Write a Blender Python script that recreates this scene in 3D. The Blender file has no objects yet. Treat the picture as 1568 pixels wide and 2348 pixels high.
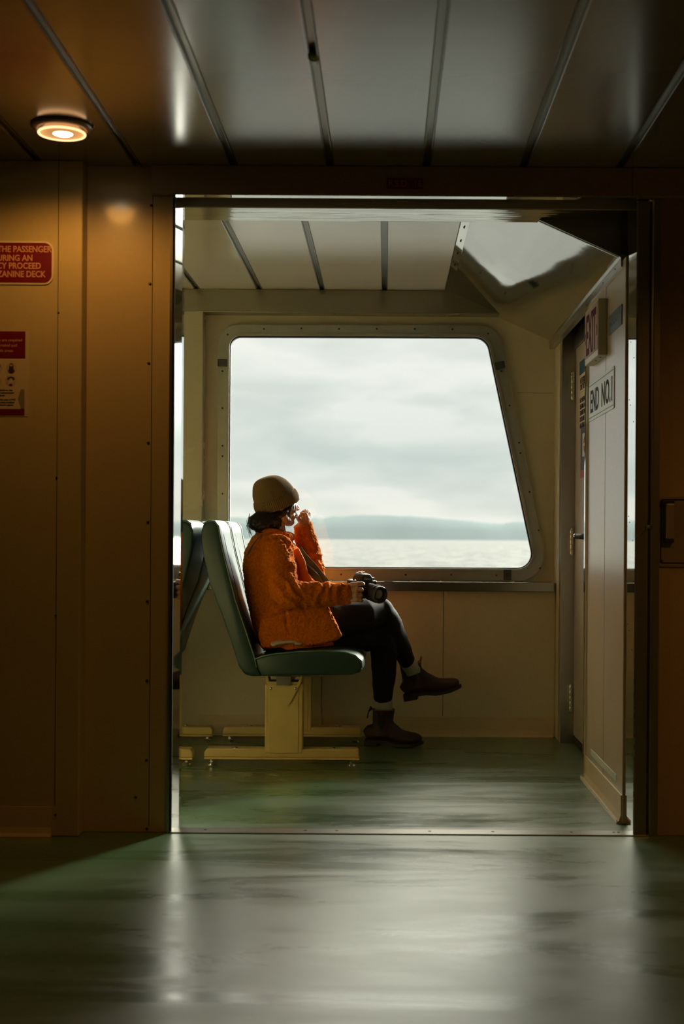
import bpy, bmesh, math, random
from math import pi, sin, cos, radians, sqrt
from mathutils import Vector as V, Matrix, noise
from mathutils.geometry import tessellate_polygon
random.seed(7)
scn = bpy.context.scene
COL = scn.collection
# ------------------------------------------------------------------ camera geometry
W, H = 1568, 2348
F = 3100.0                 # focal length in pixels
CX, CY = 885.0, 1232.0     # principal point
EYE = 0.965                # lens height above the deck
ROLL = 0.0065
CR, SR = cos(ROLL), sin(ROLL)
def J(px, py, D):
    """point seen at pixel (px, py) at depth D along the view axis"""
    ix, iy = px - CX, CY - py
    tx, ty = ix*CR - iy*SR, ix*SR + iy*CR
    return V((tx*D/F, D, EYE + ty*D/F))
def UX(px, py, D): return J(px, py, D).x
def UZ(px, py, D): return J(px, py, D).z

# ------------------------------------------------------------------ materials
def new_mat(name):
    m = bpy.data.materials.new(name); m.use_nodes = True
    nt = m.node_tree
    return m, nt, nt.nodes, nt.links, nt.nodes['Principled BSDF']
def ramp(N, L, fac, stops):
    r = N.new('ShaderNodeValToRGB'); L.new(fac, r.inputs[0])
    e = r.color_ramp.elements
    while len(e) < len(stops): e.new(0.5)
    for el, (p, c) in zip(e, stops):
        el.position = p; el.color = (c[0], c[1], c[2], 1) if hasattr(c, '__len__') else (c, c, c, 1)
    return r.outputs[0]
def noise_tex(N, L, scale=5, detail=4, rough=.5, stretch=(1, 1, 1), dist=0):
    tc = N.new('ShaderNodeTexCoord'); mp = N.new('ShaderNodeMapping'); mp.inputs['Scale'].default_value = stretch
    L.new(tc.outputs['Object'], mp.inputs[0])
    n = N.new('ShaderNodeTexNoise'); n.inputs['Scale'].default_value = scale; n.inputs['Detail'].default_value = detail
    n.inputs['Roughness'].default_value = rough; n.inputs['Distortion'].default_value = dist
    L.new(mp.outputs[0], n.inputs['Vector'])
    return n.outputs['Fac']
def mat(name, col, rough=.5, metal=0, spec=.5, var=0.0, vscale=8, bump=0, bscale=200, stretch=(1, 1, 1), rvar=0, coat=0, croughn=.1, sheen=0, sss=0, bdist=.002):
    m, nt, N, L, b = new_mat(name)
    b.inputs['Base Color'].default_value = (*col, 1); b.inputs['Roughness'].default_value = rough
    b.inputs['Metallic'].default_value = metal; b.inputs['Specular IOR Level'].default_value = spec
    if coat: b.inputs['Coat Weight'].default_value = coat; b.inputs['Coat Roughness'].default_value = croughn
    if sheen:
        b.inputs['Sheen Weight'].default_value = sheen; b.inputs['Sheen Roughness'].default_value = .4
        b.inputs['Sheen Tint'].default_value = (min(1, col[0]*1.6+.05), min(1, col[1]*1.6+.03), min(1, col[2]*1.6), 1)
    if sss:
        b.inputs['Subsurface Weight'].default_value = sss; b.inputs['Subsurface Radius'].default_value = (.012, .005, .003)
        b.inputs['Subsurface Scale'].default_value = 1.0
    if var:
        f = noise_tex(N, L, vscale, 5, .55, stretch)
        c = ramp(N, L, f, [(.3, tuple(x*(1-var) for x in col)), (.7, tuple(min(1, x*(1+var)) for x in col))])
        L.new(c, b.inputs['Base Color'])
    if rvar:
        f = noise_tex(N, L, vscale*.7, 4, .6, stretch)
        c = ramp(N, L, f, [(.3, max(.02, rough-rvar)), (.7, rough+rvar)])
        L.new(c, b.inputs['Roughness'])
    if bump:
        f = noise_tex(N, L, bscale, 3, .5, stretch)
        bp = N.new('ShaderNodeBump'); bp.inputs['Strength'].default_value = bump; bp.inputs['Distance'].default_value = bdist
        L.new(f, bp.inputs['Height']); L.new(bp.outputs[0], b.inputs['Normal'])
    return m
M = {}
M['laminate'] = mat('cream_laminate', (.48, .39, .19), .36, var=.03, vscale=60, bump=.10, bscale=260, stretch=(1, 1, .3), bdist=.0004)
M['laminate_side'] = mat('woven_laminate', (.56, .44, .30), .36, coat=.6, croughn=.32, var=.05, vscale=120, bump=.35, bscale=180, stretch=(1, .15, 1), bdist=.0006)
M['laminate_gloss'] = mat('cream_laminate_gloss', (.48, .38, .19), .36, coat=.6, croughn=.13, var=.03, vscale=60)
M['laminate_back'] = mat('olive_cream_laminate', (.60, .54, .36), .38, var=.03, vscale=60, bump=.10, bscale=260, bdist=.0004)
M['door'] = mat('door_laminate', (.57, .49, .36), .32, coat=.7, croughn=.3, var=.03, vscale=40)
M['laminate_right'] = mat('brown_laminate', (.40, .28, .16), .42, var=.05, vscale=60, bump=.2, bscale=260, bdist=.0006)
M['lintel'] = mat('lintel_laminate', (.42, .33, .23), .5, var=.04, vscale=30)
M['cove'] = mat('vinyl_cove', (.58, .47, .27), .42, var=.05, vscale=10)
M['cove_edge'] = mat('vinyl_edge', (.75, .66, .52), .4)
M['dark'] = mat('dark_gap', (.02, .018, .014), .6)
M['beam'] = mat('painted_beam', (.52, .50, .37), .25, var=.03, vscale=6, rvar=.05)
M['beam_metal'] = mat('satin_beam_metal', (.34, .32, .24), .24, metal=.65, var=.05, vscale=4, rvar=.05)
M['window_wall'] = mat('window_wall_paint', (.60, .57, .42), .4, var=.03, vscale=14)
M['alu'] = mat('aluminium', (.46, .48, .44), .38, metal=.6, var=.06, vscale=20, bump=.05, bscale=60)
M['screw'] = mat('screw', (.10, .09, .08), .35, metal=1)
M['bright_screw'] = mat('bright_screw', (.7, .7, .68), .25, metal=1)
M['rubber'] = mat('rubber', (.015, .015, .015), .5)
M['steel_dark'] = mat('brushed_frame', (.36, .33, .27), .27, metal=.8, var=.1, vscale=6, stretch=(1, 1, .1))
M['steel_frame'] = mat('door_frame_steel', (.45, .43, .39), .28, metal=1, var=.12, vscale=5, stretch=(1, 1, .15), bump=.1, bscale=30)
M['vinyl'] = mat('seat_vinyl', (.027, .060, .050), .32, var=.06, vscale=12, bump=.12, bscale=300, bdist=.001)
M['piping'] = mat('seat_piping', (.10, .17, .14), .3)
M['beige_metal'] = mat('beige_paint', (.60, .46, .16), .34, var=.05, vscale=20, rvar=.06)
M['chrome'] = mat('chrome', (.7, .7, .7), .15, metal=1)
M['red_sign'] = mat('red_sign', (.15, .003, .008), .4)
M['sign_text'] = mat('sign_cream', (.55, .27, .16), .5)
M['sign_border'] = mat('sign_border', (.62, .55, .36), .4, bump=.5, bscale=500)
M['paper'] = mat('poster_paper', (.52, .42, .27), .55)
M['grey_print'] = mat('grey_print', (.20, .18, .13), .55)
M['circle_print'] = mat('circle_print', (.40, .34, .22), .55)
M['black_print'] = mat('black_print', (.03, .025, .022), .5)
M['skin_print'] = mat('skin_print', (.55, .30, .17), .5)
M['plaque'] = mat('plaque', (.24, .012, .016), .45)
M['plaque_text'] = mat('plaque_text', (.65, .26, .20), .5)
M['white_plate'] = mat('sign_plate', (.74, .82, .80), .35)
M['plate_text'] = mat('plate_text', (.06, .045, .035), .7, spec=.1)
M['exit_face'] = mat('exit_face', (.50, .34, .31), .55, spec=.2)
M['exit_text'] = mat('exit_text', (.10, .012, .018), .7, spec=.1)
M['exit_box'] = mat('exit_box', (.62, .57, .46), .4)
M['slate'] = mat('slate_plate', (.055, .075, .075), .4)
M['blue'] = mat('blue_print', (.015, .09, .14), .45)
M['pale_print'] = mat('pale_print', (.50, .50, .42), .4)
M['red_print'] = mat('red_print', (.50, .08, .06), .45)
M['tape'] = mat('old_tape', (.62, .64, .54), .35)
M['box_inner'] = mat('recess_metal', (.30, .24, .17), .38, metal=.5, rvar=.08)
M['grip_alu'] = mat('grip_metal', (.40, .36, .28), .35, metal=.7)
# people
M['skin'] = mat('skin', (.50, .26, .15), .5, spec=.35, var=.06, vscale=30, sss=.04)
M['hair'] = mat('hair', (.020, .011, .008), .38, spec=.5)
M['hat'] = mat('knit_wool', (.20, .125, .052), .85, spec=.2, var=.12, vscale=180, sheen=.25, bump=.4, bscale=500)
M['fleece'] = mat('orange_fleece', (.56, .135, .003), .92, spec=.1, var=.22, vscale=120, sheen=.18, bump=.8, bscale=330, bdist=.004)
M['lining'] = mat('jacket_lining', (.62, .13, .012), .7)
M['cream_cloth'] = mat('cream_cloth', (.50, .40, .26), .8)
M['denim'] = mat('black_denim', (.012, .012, .018), .8, spec=.2, sheen=.12, bump=.3, bscale=500)
M['sock'] = mat('grey_sock', (.36, .36, .30), .9, bump=.5, bscale=400)
M['boot'] = mat('brown_suede', (.034, .012, .008), .65, var=.25, vscale=30, bump=.2, bscale=300)
M['elastic'] = mat('boot_elastic', (.012, .011, .011), .8)
M['sole'] = mat('boot_sole', (.015, .012, .010), .6)
M['boot_lining'] = mat('boot_lining', (.28, .08, .025), .6)
M['cam'] = mat('camera_plastic', (.018, .018, .019), .42, bump=.15, bscale=600)
M['cam_rubber'] = mat('camera_rubber', (.010, .010, .010), .65, bump=.4, bscale=800)
M['lens_glass'] = mat('lens_glass', (.006, .008, .012), .05, spec=.8, coat=1, croughn=.02)
M['strap'] = mat('olive_strap', (.085, .080, .045), .7, bump=.2, bscale=400)
M['cam_text'] = mat('camera_text', (.6, .6, .6), .4)
M['eye_white'] = mat('eye_white', (.7, .65, .6), .2)
M['eye_dark'] = mat('eye_dark', (.03, .015, .01), .1)
M['lip'] = mat('lip', (.45, .16, .12), .4)

# polished steel with long streaks (brushed) or broad ripples (sheet)
def steel(name, rough, rip, rscale, stretch, dist=.01, col=(.66, .66, .61), rvar=.03):
    m, nt, N, L, b = new_mat(name)
    b.inputs['Base Color'].default_value = (*col, 1); b.inputs['Metallic'].default_value = 1
    b.inputs['Roughness'].default_value = rough
    f = noise_tex(N, L, rscale, 2, .4, stretch, .3)
    bp = N.new('ShaderNodeBump'); bp.inputs['Strength'].default_value = rip; bp.inputs['Distance'].default_value = dist
    L.new(f, bp.inputs['Height']); L.new(bp.outputs[0], b.inputs['Normal'])
    return m
M['soffit_steel'] = steel('brushed_soffit', .10, .35, 9, (.25, 5, 1), .01)
def sheet():
    m = steel('rippled_sheet', .06, .25, 1.3, (1, .6, 1), .05, (.62, .62, .60))
    nt = m.node_tree; N, L = nt.nodes, nt.links; b = N['Principled BSDF']
    f = noise_tex(N, L, 2.2, 3, .5, (.5, 6.0, .5), .3)
    bp = N.new('ShaderNodeBump'); bp.inputs['Strength'].default_value = .02; bp.inputs['Distance'].default_value = .01
    old = b.inputs['Normal'].links[0].from_socket
    L.new(f, bp.inputs['Height']); L.new(old, bp.inputs['Normal']); L.new(bp.outputs[0], b.inputs['Normal'])
    return m
M['mirror_steel'] = steel('mirror_jamb', .035, .04, 3, (1, 1, .3), .004, (.80, .80, .76))
M['sheet_steel'] = sheet()
M['sill_steel'] = steel('sill_steel', .25, .15, 10, (.3, 1, 1), .003, (.45, .44, .38))

# glossy painted ceiling
def ceiling_mat(name, col, rough, coat):
    m, nt, N, L, b = new_mat(name)
    b.inputs['Base Color'].default_value = (*col, 1); b.inputs['Roughness'].default_value = rough
    b.inputs['Specular IOR Level'].default_value = .7
    f = noise_tex(N, L, 3.5, 3, .5, (.5, 1.3, 1))
    c = ramp(N, L, f, [(.35, tuple(x*.95 for x in col)), (.65, col)])
    L.new(c, b.inputs['Base Color'])
    bp = N.new('ShaderNodeBump'); bp.inputs['Strength'].default_value = .10; bp.inputs['Distance'].default_value = .01
    L.new(f, bp.inputs['Height']); L.new(bp.outputs[0], b.inputs['Normal'])
    b.inputs['Coat Weight'].default_value = coat; b.inputs['Coat Roughness'].default_value = rough*.8
    return m
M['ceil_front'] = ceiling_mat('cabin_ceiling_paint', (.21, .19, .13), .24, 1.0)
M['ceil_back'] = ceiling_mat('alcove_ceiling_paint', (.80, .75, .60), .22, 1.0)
M['batten'] = mat('joint_strip_metal', (.24, .24, .20), .30, metal=.8)

# lino deck
def deck_mat():
    m, nt, N, L, b = new_mat('green_lino')
    f1 = noise_tex(N, L, 2.2, 8, .62, (.55, 1.6, 1), .6)
    c = ramp(N, L, f1, [(.25, (.045, .105, .040)), (.5, (.070, .145, .052)), (.75, (.105, .185, .070))])
    f2 = noise_tex(N, L, 26, 6, .7, (.5, 1.5, 1), 1.0)
    sp = ramp(N, L, f2, [(.30, .35), (.38, 1.0)])
    mx = N.new('ShaderNodeMix'); mx.data_type = 'RGBA'; mx.blend_type = 'MULTIPLY'; mx.inputs[0].default_value = .6
    L.new(c, mx.inputs[6]); L.new(sp, mx.inputs[7])
    L.new(mx.outputs[2], b.inputs['Base Color'])
    f3 = noise_tex(N, L, 1.6, 7, .62, (.45, 2.2, 1), .8)
    r = ramp(N, L, f3, [(.34, .18), (.5, .31), (.66, .50)])
    L.new(r, b.inputs['Roughness'])
    b.inputs['Specular IOR Level'].default_value = .55
    b.inputs['Coat Weight'].default_value = .6; b.inputs['Coat Roughness'].default_value = .33
    mc = ramp(N, L, f3, [(.34, .15), (.5, .5), (.66, .9)]); L.new(mc, b.inputs['Coat Weight'])
    f4 = noise_tex(N, L, 5, 6, .6, (.5, 1.8, 1), .5)
    bp = N.new('ShaderNodeBump'); bp.inputs['Strength'].default_value = .38; bp.inputs['Distance'].default_value = .004
    L.new(f4, bp.inputs['Height']); L.new(bp.outputs[0], b.inputs['Normal'])
    return m
M['deck'] = deck_mat()
# glass: see-through with a faint mirror
def glass_mat():
    m, nt, N, L, b = new_mat('window_glass')
    N.remove(b)
    t = N.new('ShaderNodeBsdfTransparent'); t.inputs[0].default_value = (.97, .985, .975, 1)
    g = N.new('ShaderNodeBsdfGlossy'); g.inputs['Roughness'].default_value = .01
    fr = N.new('ShaderNodeFresnel'); fr.inputs[0].default_value = 1.45
    mx = N.new('ShaderNodeMixShader')
    L.new(fr.outputs[0], mx.inputs[0]); L.new(t.outputs[0], mx.inputs[1]); L.new(g.outputs[0], mx.inputs[2])
    L.new(mx.outputs[0], N['Material Output'].inputs[0])
    return m
M['glass'] = glass_mat()
def sea_mat():
    m, nt, N, L, b = new_mat('sea_water')
    b.inputs['Base Color'].default_value = (.02, .023, .022, 1)
    b.inputs['Roughness'].default_value = .22; b.inputs['IOR'].default_value = 1.33
    tc = N.new('ShaderNodeTexCoord')
    nz = N.new('ShaderNodeTexNoise'); nz.inputs['Scale'].default_value = 1; nz.inputs['Detail'].default_value = 8; nz.inputs['Roughness'].default_value = .65
    mpz = N.new('ShaderNodeMapping'); mpz.inputs['Scale'].default_value = (.16, .035, 1); L.new(tc.outputs['Object'], mpz.inputs[0]); L.new(mpz.outputs[0], nz.inputs[0])
    rc = ramp(N, L, nz.outputs[0], [(.35, .20), (.65, .36)]); L.new(rc, b.inputs['Roughness'])
    cc = ramp(N, L, nz.outputs[0], [(.38, (.004, .006, .006)), (.62, (.018, .021, .020))]); L.new(cc, b.inputs['Base Color'])
    hs = None
    for sc, st in ((.05, 1.2), (.35, .5)):
        mp = N.new('ShaderNodeMapping'); mp.inputs['Scale'].default_value = (sc, sc*1.8, sc)
        L.new(tc.outputs['Object'], mp.inputs[0])
        n = N.new('ShaderNodeTexNoise'); n.inputs['Scale'].default_value = 1; n.inputs['Detail'].default_value = 6
        L.new(mp.outputs[0], n.inputs[0])
        mu = N.new('ShaderNodeMath'); mu.operation = 'MULTIPLY'; mu.inputs[1].default_value = st
        L.new(n.outputs[0], mu.inputs[0])
        if hs is None: hs = mu.outputs[0]
        else:
            ad = N.new('ShaderNodeMath'); L.new(hs, ad.inputs[0]); L.new(mu.outputs[0], ad.inputs[1]); hs = ad.outputs[0]
    bp = N.new('ShaderNodeBump'); bp.inputs['Strength'].default_value = .6; bp.inputs['Distance'].default_value = .35; b.inputs['Specular IOR Level'].default_value = .24
    L.new(hs, bp.inputs['Height']); L.new(bp.outputs[0], b.inputs['Normal'])
    return m
M['sea'] = sea_mat()
M['hills'] = mat('haze_tinted_shore', (.085, .105, .118), .9, spec=0, var=.05, vscale=.004)  # blue-grey base colour carries the distance haze
def emis(name, col, s):
    m, nt, N, L, b = new_mat(name)
    b.inputs['Base Color'].default_value = (*col, 1)
    b.inputs['Emission Color'].default_value = (*col, 1); b.inputs['Emission Strength'].default_value = s
    return m
M['lamp_lens'] = emis('lamp_lens', (1, .50, .18), .45)
M['lamp_rim'] = emis('lamp_rim', (1, .62, .30), 1.7)
M['lamp_bulb'] = emis('lamp_bulb', (1, .80, .52), 14)

# ------------------------------------------------------------------ geometry helpers (world coordinates)
def join(*gs):
    vs, fs = [], []
    for g in gs:
        o = len(vs); vs += g[0]; fs += [tuple(i+o for i in f) for f in g[1]]
    return vs, fs
def box(x0, x1, y0, y1, z0, z1):
    vs = [V((x, y, z)) for x in (x0, x1) for y in (y0, y1) for z in (z0, z1)]
    return vs, [(0, 1, 3, 2), (4, 6, 7, 5), (0, 4, 5, 1), (2, 3, 7, 6), (0, 2, 6, 4), (1, 5, 7, 3)]
def obox(c, ax, h):
    c = V(c); a, b, d = [V(x).normalized() for x in ax]
    vs = [c + a*(sx*h[0]) + b*(sy*h[1]) + d*(sz*h[2]) for sx in (-1, 1) for sy in (-1, 1) for sz in (-1, 1)]
    return vs, [(0, 1, 3, 2), (4, 6, 7, 5), (0, 4, 5, 1), (2, 3, 7, 6), (0, 2, 6, 4), (1, 5, 7, 3)]
def frame_of(d, hint=None):
    d = d.normalized()
    h = V(hint) if hint is not None else (V((0, 0, 1)) if abs(d.z) < .9 else V((1, 0, 0)))
    u = (h - d*h.dot(d))
    if u.length < 1e-6: u = V((1, 0, 0)) - d*d.x
    u.normalize(); return u, d.cross(u)
def loft(path, ra, rb=None, hint=None, n=16, closed=False, caps=True):
    """elliptical tube: ra along the hint direction, rb across it"""
    path = [V(p) for p in path]; k = len(path)
    ra = ra if hasattr(ra, '__len__') else [ra]*k
    rb = ra if rb is None else (rb if hasattr(rb, '__len__') else [rb]*k)
    vs, fs = [], []
    for i, p in enumerate(path):
        a = path[i-1] if (i > 0 or closed) else p
        b = path[(i+1) % k] if (i < k-1 or closed) else p
        hh = hint[i] if (hint is not None and hasattr(hint[0], '__len__')) else hint
        u, w = frame_of(b - a, hh)
        for j in range(n):
            t = 2*pi*j/n
            vs.append(p + u*(cos(t)*ra[i]) + w*(sin(t)*rb[i]))
    for i in range(k if closed else k-1):
        for j in range(n):
            a, b = i*n+j, i*n+(j+1) % n; c, d = ((i+1) % k)*n+(j+1) % n, ((i+1) % k)*n+j
            fs.append((a, b, c, d))
    if caps and not closed:
        fs.append(tuple(range(n-1, -1, -1))); fs.append(tuple((k-1)*n+j for j in range(n)))
    return vs, fs
def cyl(p0, p1, r0, r1=None, n=20): return loft([p0, p1], [r0, r0 if r1 is None else r1], n=n)
def ell(c, r, ax=None, nu=20, nv=12):
    c = V(c); ax = [V(a).normalized() for a in ax] if ax else (V((1, 0, 0)), V((0, 1, 0)), V((0, 0, 1)))
    r = r if hasattr(r, '__len__') else (r, r, r)
    vs = [c + ax[2]*r[2]]; fs = []
    for i in range(1, nv):
        a = pi*i/nv
        for j in range(nu):
            t = 2*pi*j/nu
            vs.append(c + ax[0]*(r[0]*sin(a)*cos(t)) + ax[1]*(r[1]*sin(a)*sin(t)) + ax[2]*(r[2]*cos(a)))
    vs.append(c - ax[2]*r[2]); e = len(vs)-1
    for j in range(nu): fs.append((0, 1+j, 1+(j+1) % nu)); fs.append((e, 1+(nv-2)*nu+(j+1) % nu, 1+(nv-2)*nu+j))
    for i in range(nv-2):
        for j in range(nu):
            a, b = 1+i*nu+j, 1+i*nu+(j+1) % nu
            fs.append((a, a+nu, b+nu, b))
    return vs, fs
def prism(loops, fn, w0=0., w1=1.):
    """loops: outer outline then holes, in 2D; fn(u, v, w) -> xyz; a solid between w0 and w1"""
    flat = [p for l in loops for p in l]; n = len(flat)
    tris = tessellate_polygon([[V((p[0], p[1], 0)) for p in l] for l in loops])
    vs = [V(fn(p[0], p[1], w0)) for p in flat] + [V(fn(p[0], p[1], w1)) for p in flat]
    fs = [tuple(t) for t in tris] + [tuple(i+n for i in reversed(t)) for t in tris]
    o = 0
    for l in loops:
        k = len(l)
        for i in range(k):
            a, b = o+i, o+(i+1) % k; fs.append((a, b, b+n, a+n))
        o += k
    return vs, fs
def XZ(u, v, w): return (u, w, v)
def YZ(u, v, w): return (w, u, v)
def XY(u, v, w): return (u, v, w)
def rrect(x0, x1, y0, y1, r, n=6):
    out = []
    for cx, cy, a in ((x1-r, y1-r, 0), (x0+r, y1-r, pi/2), (x0+r, y0+r, pi), (x1-r, y0+r, 1.5*pi)):
        for i in range(n+1): t = a+pi/2*i/n; out.append((cx+r*cos(t), cy+r*sin(t)))
    return out
def rpoly(pts, r, n=8):
    """round the corners of a convex polygon; r per corner"""
    out = []; k = len(pts); r = r if hasattr(r, '__len__') else [r]*k
    for i in range(k):
        p, a, b = V(pts[i]), V(pts[i-1]), V(pts[(i+1) % k])
        u, w = (a-p).normalized(), (b-p).normalized()
        half = u.angle(w)/2; t = r[i]/math.tan(half)
        s, e = p+u*t, p+w*t; c = p+(u+w).normalized()*(r[i]/sin(half))
        a0 = math.atan2((s-c).y, (s-c).x); a1 = math.atan2((e-c).y, (e-c).x)
        d = (a1-a0+pi) % (2*pi)-pi
        for j in range(n+1): t2 = a0+d*j/n; out.append((c.x+r[i]*cos(t2), c.y+r[i]*sin(t2)))
    return out
def rev(prof, p0, axis, n=24, hint=None):
    """lathe: prof is [(t along axis, radius)]"""
    p0, axis = V(p0), V(axis).normalized()
    u, w = frame_of(axis, hint); vs, fs = [], []; k = len(prof)
    for t, r in prof:
        for j in range(n): vs.append(p0 + axis*t + u*(cos(2*pi*j/n)*r) + w*(sin(2*pi*j/n)*r))
    for i in range(k-1):
        for j in range(n): fs.append((i*n+j, i*n+(j+1) % n, (i+1)*n+(j+1) % n, (i+1)*n+j))
    fs.append(tuple(range(n-1, -1, -1))); fs.append(tuple((k-1)*n+j for j in range(n)))
    return vs, fs
ORG = {}
def to_mesh(name, g):
    me = bpy.data.meshes.new(name); me.from_pydata([tuple(v) for v in g[0]], [], g[1]); me.update()
    bm = bmesh.new(); bm.from_mesh(me); bmesh.ops.recalc_face_normals(bm, faces=bm.faces); bm.to_mesh(me); bm.free()
    return me
def empty(name, loc, label=None, cat=None, group=None):
    o = bpy.data.objects.new(name, None); COL.objects.link(o); o.location = loc; o.empty_display_size = .05
    ORG[o.name] = V(loc)
    if label: o['label'] = label
    if cat: o['category'] = cat
    if group: o['group'] = group
    return o
def mk(name, g, m, parent=None, smooth=False, bevel=0, bseg=2, label=None, cat=None, kind=None, group=None, origin=None, mesh=None):
    me = mesh or to_mesh(name, g)
    og = ORG[parent.name] if parent else V(origin) if origin else V((0, 0, 0))
    me.transform(Matrix.Translation(-og))
    o = bpy.data.objects.new(name, me); COL.objects.link(o)
    me.materials.append(M[m] if isinstance(m, str) else m)
    if parent: o.parent = parent
    else: o.location = og
    ORG[o.name] = og
    if smooth: me.shade_smooth()
    if bevel:
        b = o.modifiers.new('bevel', 'BEVEL'); b.width = bevel; b.segments = bseg; b.limit_method = 'ANGLE'; b.angle_limit = radians(35)
        b.harden_normals = False
        if smooth: me.shade_smooth()
    if label: o['label'] = label
    if cat: o['category'] = cat
    if kind: o['kind'] = kind
    if group: o['group'] = group
    return o
def structure(name, g, m, **k): return mk(name, g, m, kind='structure', **k)
def evaluated(g, mods, name='tmp'):
    me = to_mesh(name, g); o = bpy.data.objects.new(name, me); COL.objects.link(o)
    for typ, kw in mods:
        md = o.modifiers.new(typ, typ)
        for k, v in kw.items(): setattr(md, k, v)
    dg = bpy.context.evaluated_depsgraph_get(); dg.update()
    out = bpy.data.meshes.new_from_object(o.evaluated_get(dg))
    bpy.data.objects.remove(o); bpy.data.meshes.remove(me)
    return out
def remesh(g, voxel, smooth=4, fac=.5, name='tmp', extra=()):
    mods = [('REMESH', dict(mode='VOXEL', voxel_size=voxel, use_smooth_shade=True))]
    if smooth: mods.append(('SMOOTH', dict(factor=fac, iterations=smooth)))
    me = evaluated(g, mods+list(extra), name); me.shade_smooth(); return me
def text_geo(s, size, o, U, N, Vv=(0, 0, 1), depth=.0008, align='LEFT', bold=0, sx=1.0, shear=0):
    c = bpy.data.curves.new('txt', 'FONT'); c.body = s; c.size = size; c.extrude = depth/2; c.align_x = align; c.offset = bold
    c.resolution_u = 3; c.shear = shear
    ob = bpy.data.objects.new('txt', c); COL.objects.link(ob)
    dg = bpy.context.evaluated_depsgraph_get(); dg.update()
    me = bpy.data.meshes.new_from_object(ob.evaluated_get(dg))
    o, U, N, Vv = V(o), V(U), V(N), V(Vv)
    vs = [o + U*(v.co.x*sx) + Vv*v.co.y + N*(v.co.z+depth/2) for v in me.vertices]
    fs = [tuple(p.vertices) for p in me.polygons]
    bpy.data.objects.remove(ob); bpy.data.curves.remove(c); bpy.data.meshes.remove(me)
    return vs, fs
def fit_text(s, size, X, y0, y1, z, U, N, **k):
    """lettering on the side wall stretched to run from y0 to y1"""
    g = text_geo(s, size, (X, 0, z), U, N, **k); a = max(v.y for v in g[0]); b = min(v.y for v in g[0])
    for v in g[0]: v.y = y0 + (v.y-a)*(y1-y0)/(b-a)
    return g
def copy_tree(root, loc=None, rotz=None, label=None):
    def cp(o, par):
        c = o.copy(); COL.objects.link(c); c.parent = par
        for ch in kids[o]: cp(ch, c)
        return c
    kids = {}
    for o in scn.objects: kids.setdefault(o, []); 
    for o in scn.objects:
        if o.parent: kids[o.parent].append(o)
    r = cp(root, None)
    if loc is not None: r.location = loc
    if rotz is not None: r.rotation_euler = (0, 0, rotz)
    if label: r['label'] = label
    return r
SKY_TOP, SKY_STR, LAMP_W, EXPOSURE, ALC_W, SUN_GLOW = 10.5, 1.03, 14.0, 0.05, 2.0, 480
CABIN = [(.1, 1.2, 2), (1.55, 2.7, 18)]
# ------------------------------------------------------------------ room shell
CZ = EYE + 1.20            # deckhead
YA, YB, YT = 4.33, 4.40, 4.57   # partition: outer panel face, inner panel face, alcove side
YB0, YW = 6.56, 6.66       # lower back wall / beam face, window wall face
XL, XR = -2.9, 2.2
YF = -1.8
XJL, XJR = -.705, .810
XS = .804                   # alcove side wall
def R(z): return EYE + z
structure('floor', box(XL-.1, XR+.1, YF-.1, 6.76, -.06, 0), 'deck')
# cabin ceiling: long panels with recessed joint strips
seams = [-.189 + .312*k for k in range(-9, 8)]
panels = []
for a, b in zip(seams[:-1], seams[1:]):
    panels.append(box(max(a+.0125, XL), min(b-.0125, XR), YF, YB+.002, CZ, CZ+.02))
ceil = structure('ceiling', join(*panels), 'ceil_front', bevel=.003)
mk('deckhead', box(XL-.1, XR+.1, YF-.1, 6.76, CZ+.035, CZ+.08), 'dark', ceil)
def batten(x, y0, y1, par, z=CZ):
    g = join(box(x-.016, x+.016, y0, y1, z+.012, z+.018), box(x-.0125, x-.0098, y0, y1, z+.001, z+.012), box(x+.0095, x+.0125, y0, y1, z-.002, z+.012))
    return mk('joint_strip', g, 'batten', par)
for s in seams[4:14]: batten(s, YF, YB+.002, ceil)
c = J(725, 92, 3.2); c.x = -.189
mk('strip_clip', join(loft([(-.189, 3.36, CZ+.004), (-.189, 3.43, CZ+.004)], .010, .013, hint=(0, 0, 1), n=20), loft([(-.189, 3.385, CZ+.003), (-.189, 3.398, CZ+.003)], .012, .0145, hint=(0, 0, 1), n=20)), 'alu', ceil, smooth=True)
# alcove ceiling
bs = [.289 - .3035*k for k in range(0, 11)]
panels = []
for a, b in zip(bs[1:], bs[:-1]):
    panels.append(box(max(a+.0125, XL), b-.0125, 4.65, YB0, CZ, CZ+.02))
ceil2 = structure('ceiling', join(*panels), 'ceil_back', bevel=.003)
for s in bs[1:5]: batten(s, 4.65, YB0, ceil2)
# partition between cabin and alcove
xa = UX(185, 1150, YA); xb = UX(190, 1150, YB)
wl = structure('wall_left', join(box(XL, xa, YA, YT, 0, CZ), box(XL, xa, YB+.003, YT, CZ-.01, CZ+.034)), 'laminate', bevel=.004)
wp = structure('wall_left', box(xb, XJL, YB+.0, YT, 0, CZ+.034), 'laminate_gloss', bevel=.002)
mk('seam', box(xa-.002, xb+.002, YB+.03, YT-.01, 0, CZ), 'dark', wl)
def seamline(xpx, D, z0, z1, par, name='seam'):
    x = UX(xpx, 1150, D); return mk(name, box(x-.0010, x+.0010, D-.0006, D+.004, z0, z1), 'dark', par)
seamline(130, YA, .1, CZ, wl); seamline(346, YB, .02, R(1.15), wp)
def screw_on(px, py, D, par, r=.005, m='screw', name='screw'):
    p = J(px, py, D); return mk(name, join(cyl(p+V((0, .001, 0)), p+V((0, -.0015, 0)), r, n=14), ell(p-V((0, .0015, 0)), (r*.9, r*.45, r*.9), nu=12, nv=8)), m, par, smooth=True)
for px, py in ((134, 717), (130, 1095), (128, 1411), (127, 1868)): screw_on(px, py, YA, wl, .0035)
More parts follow.
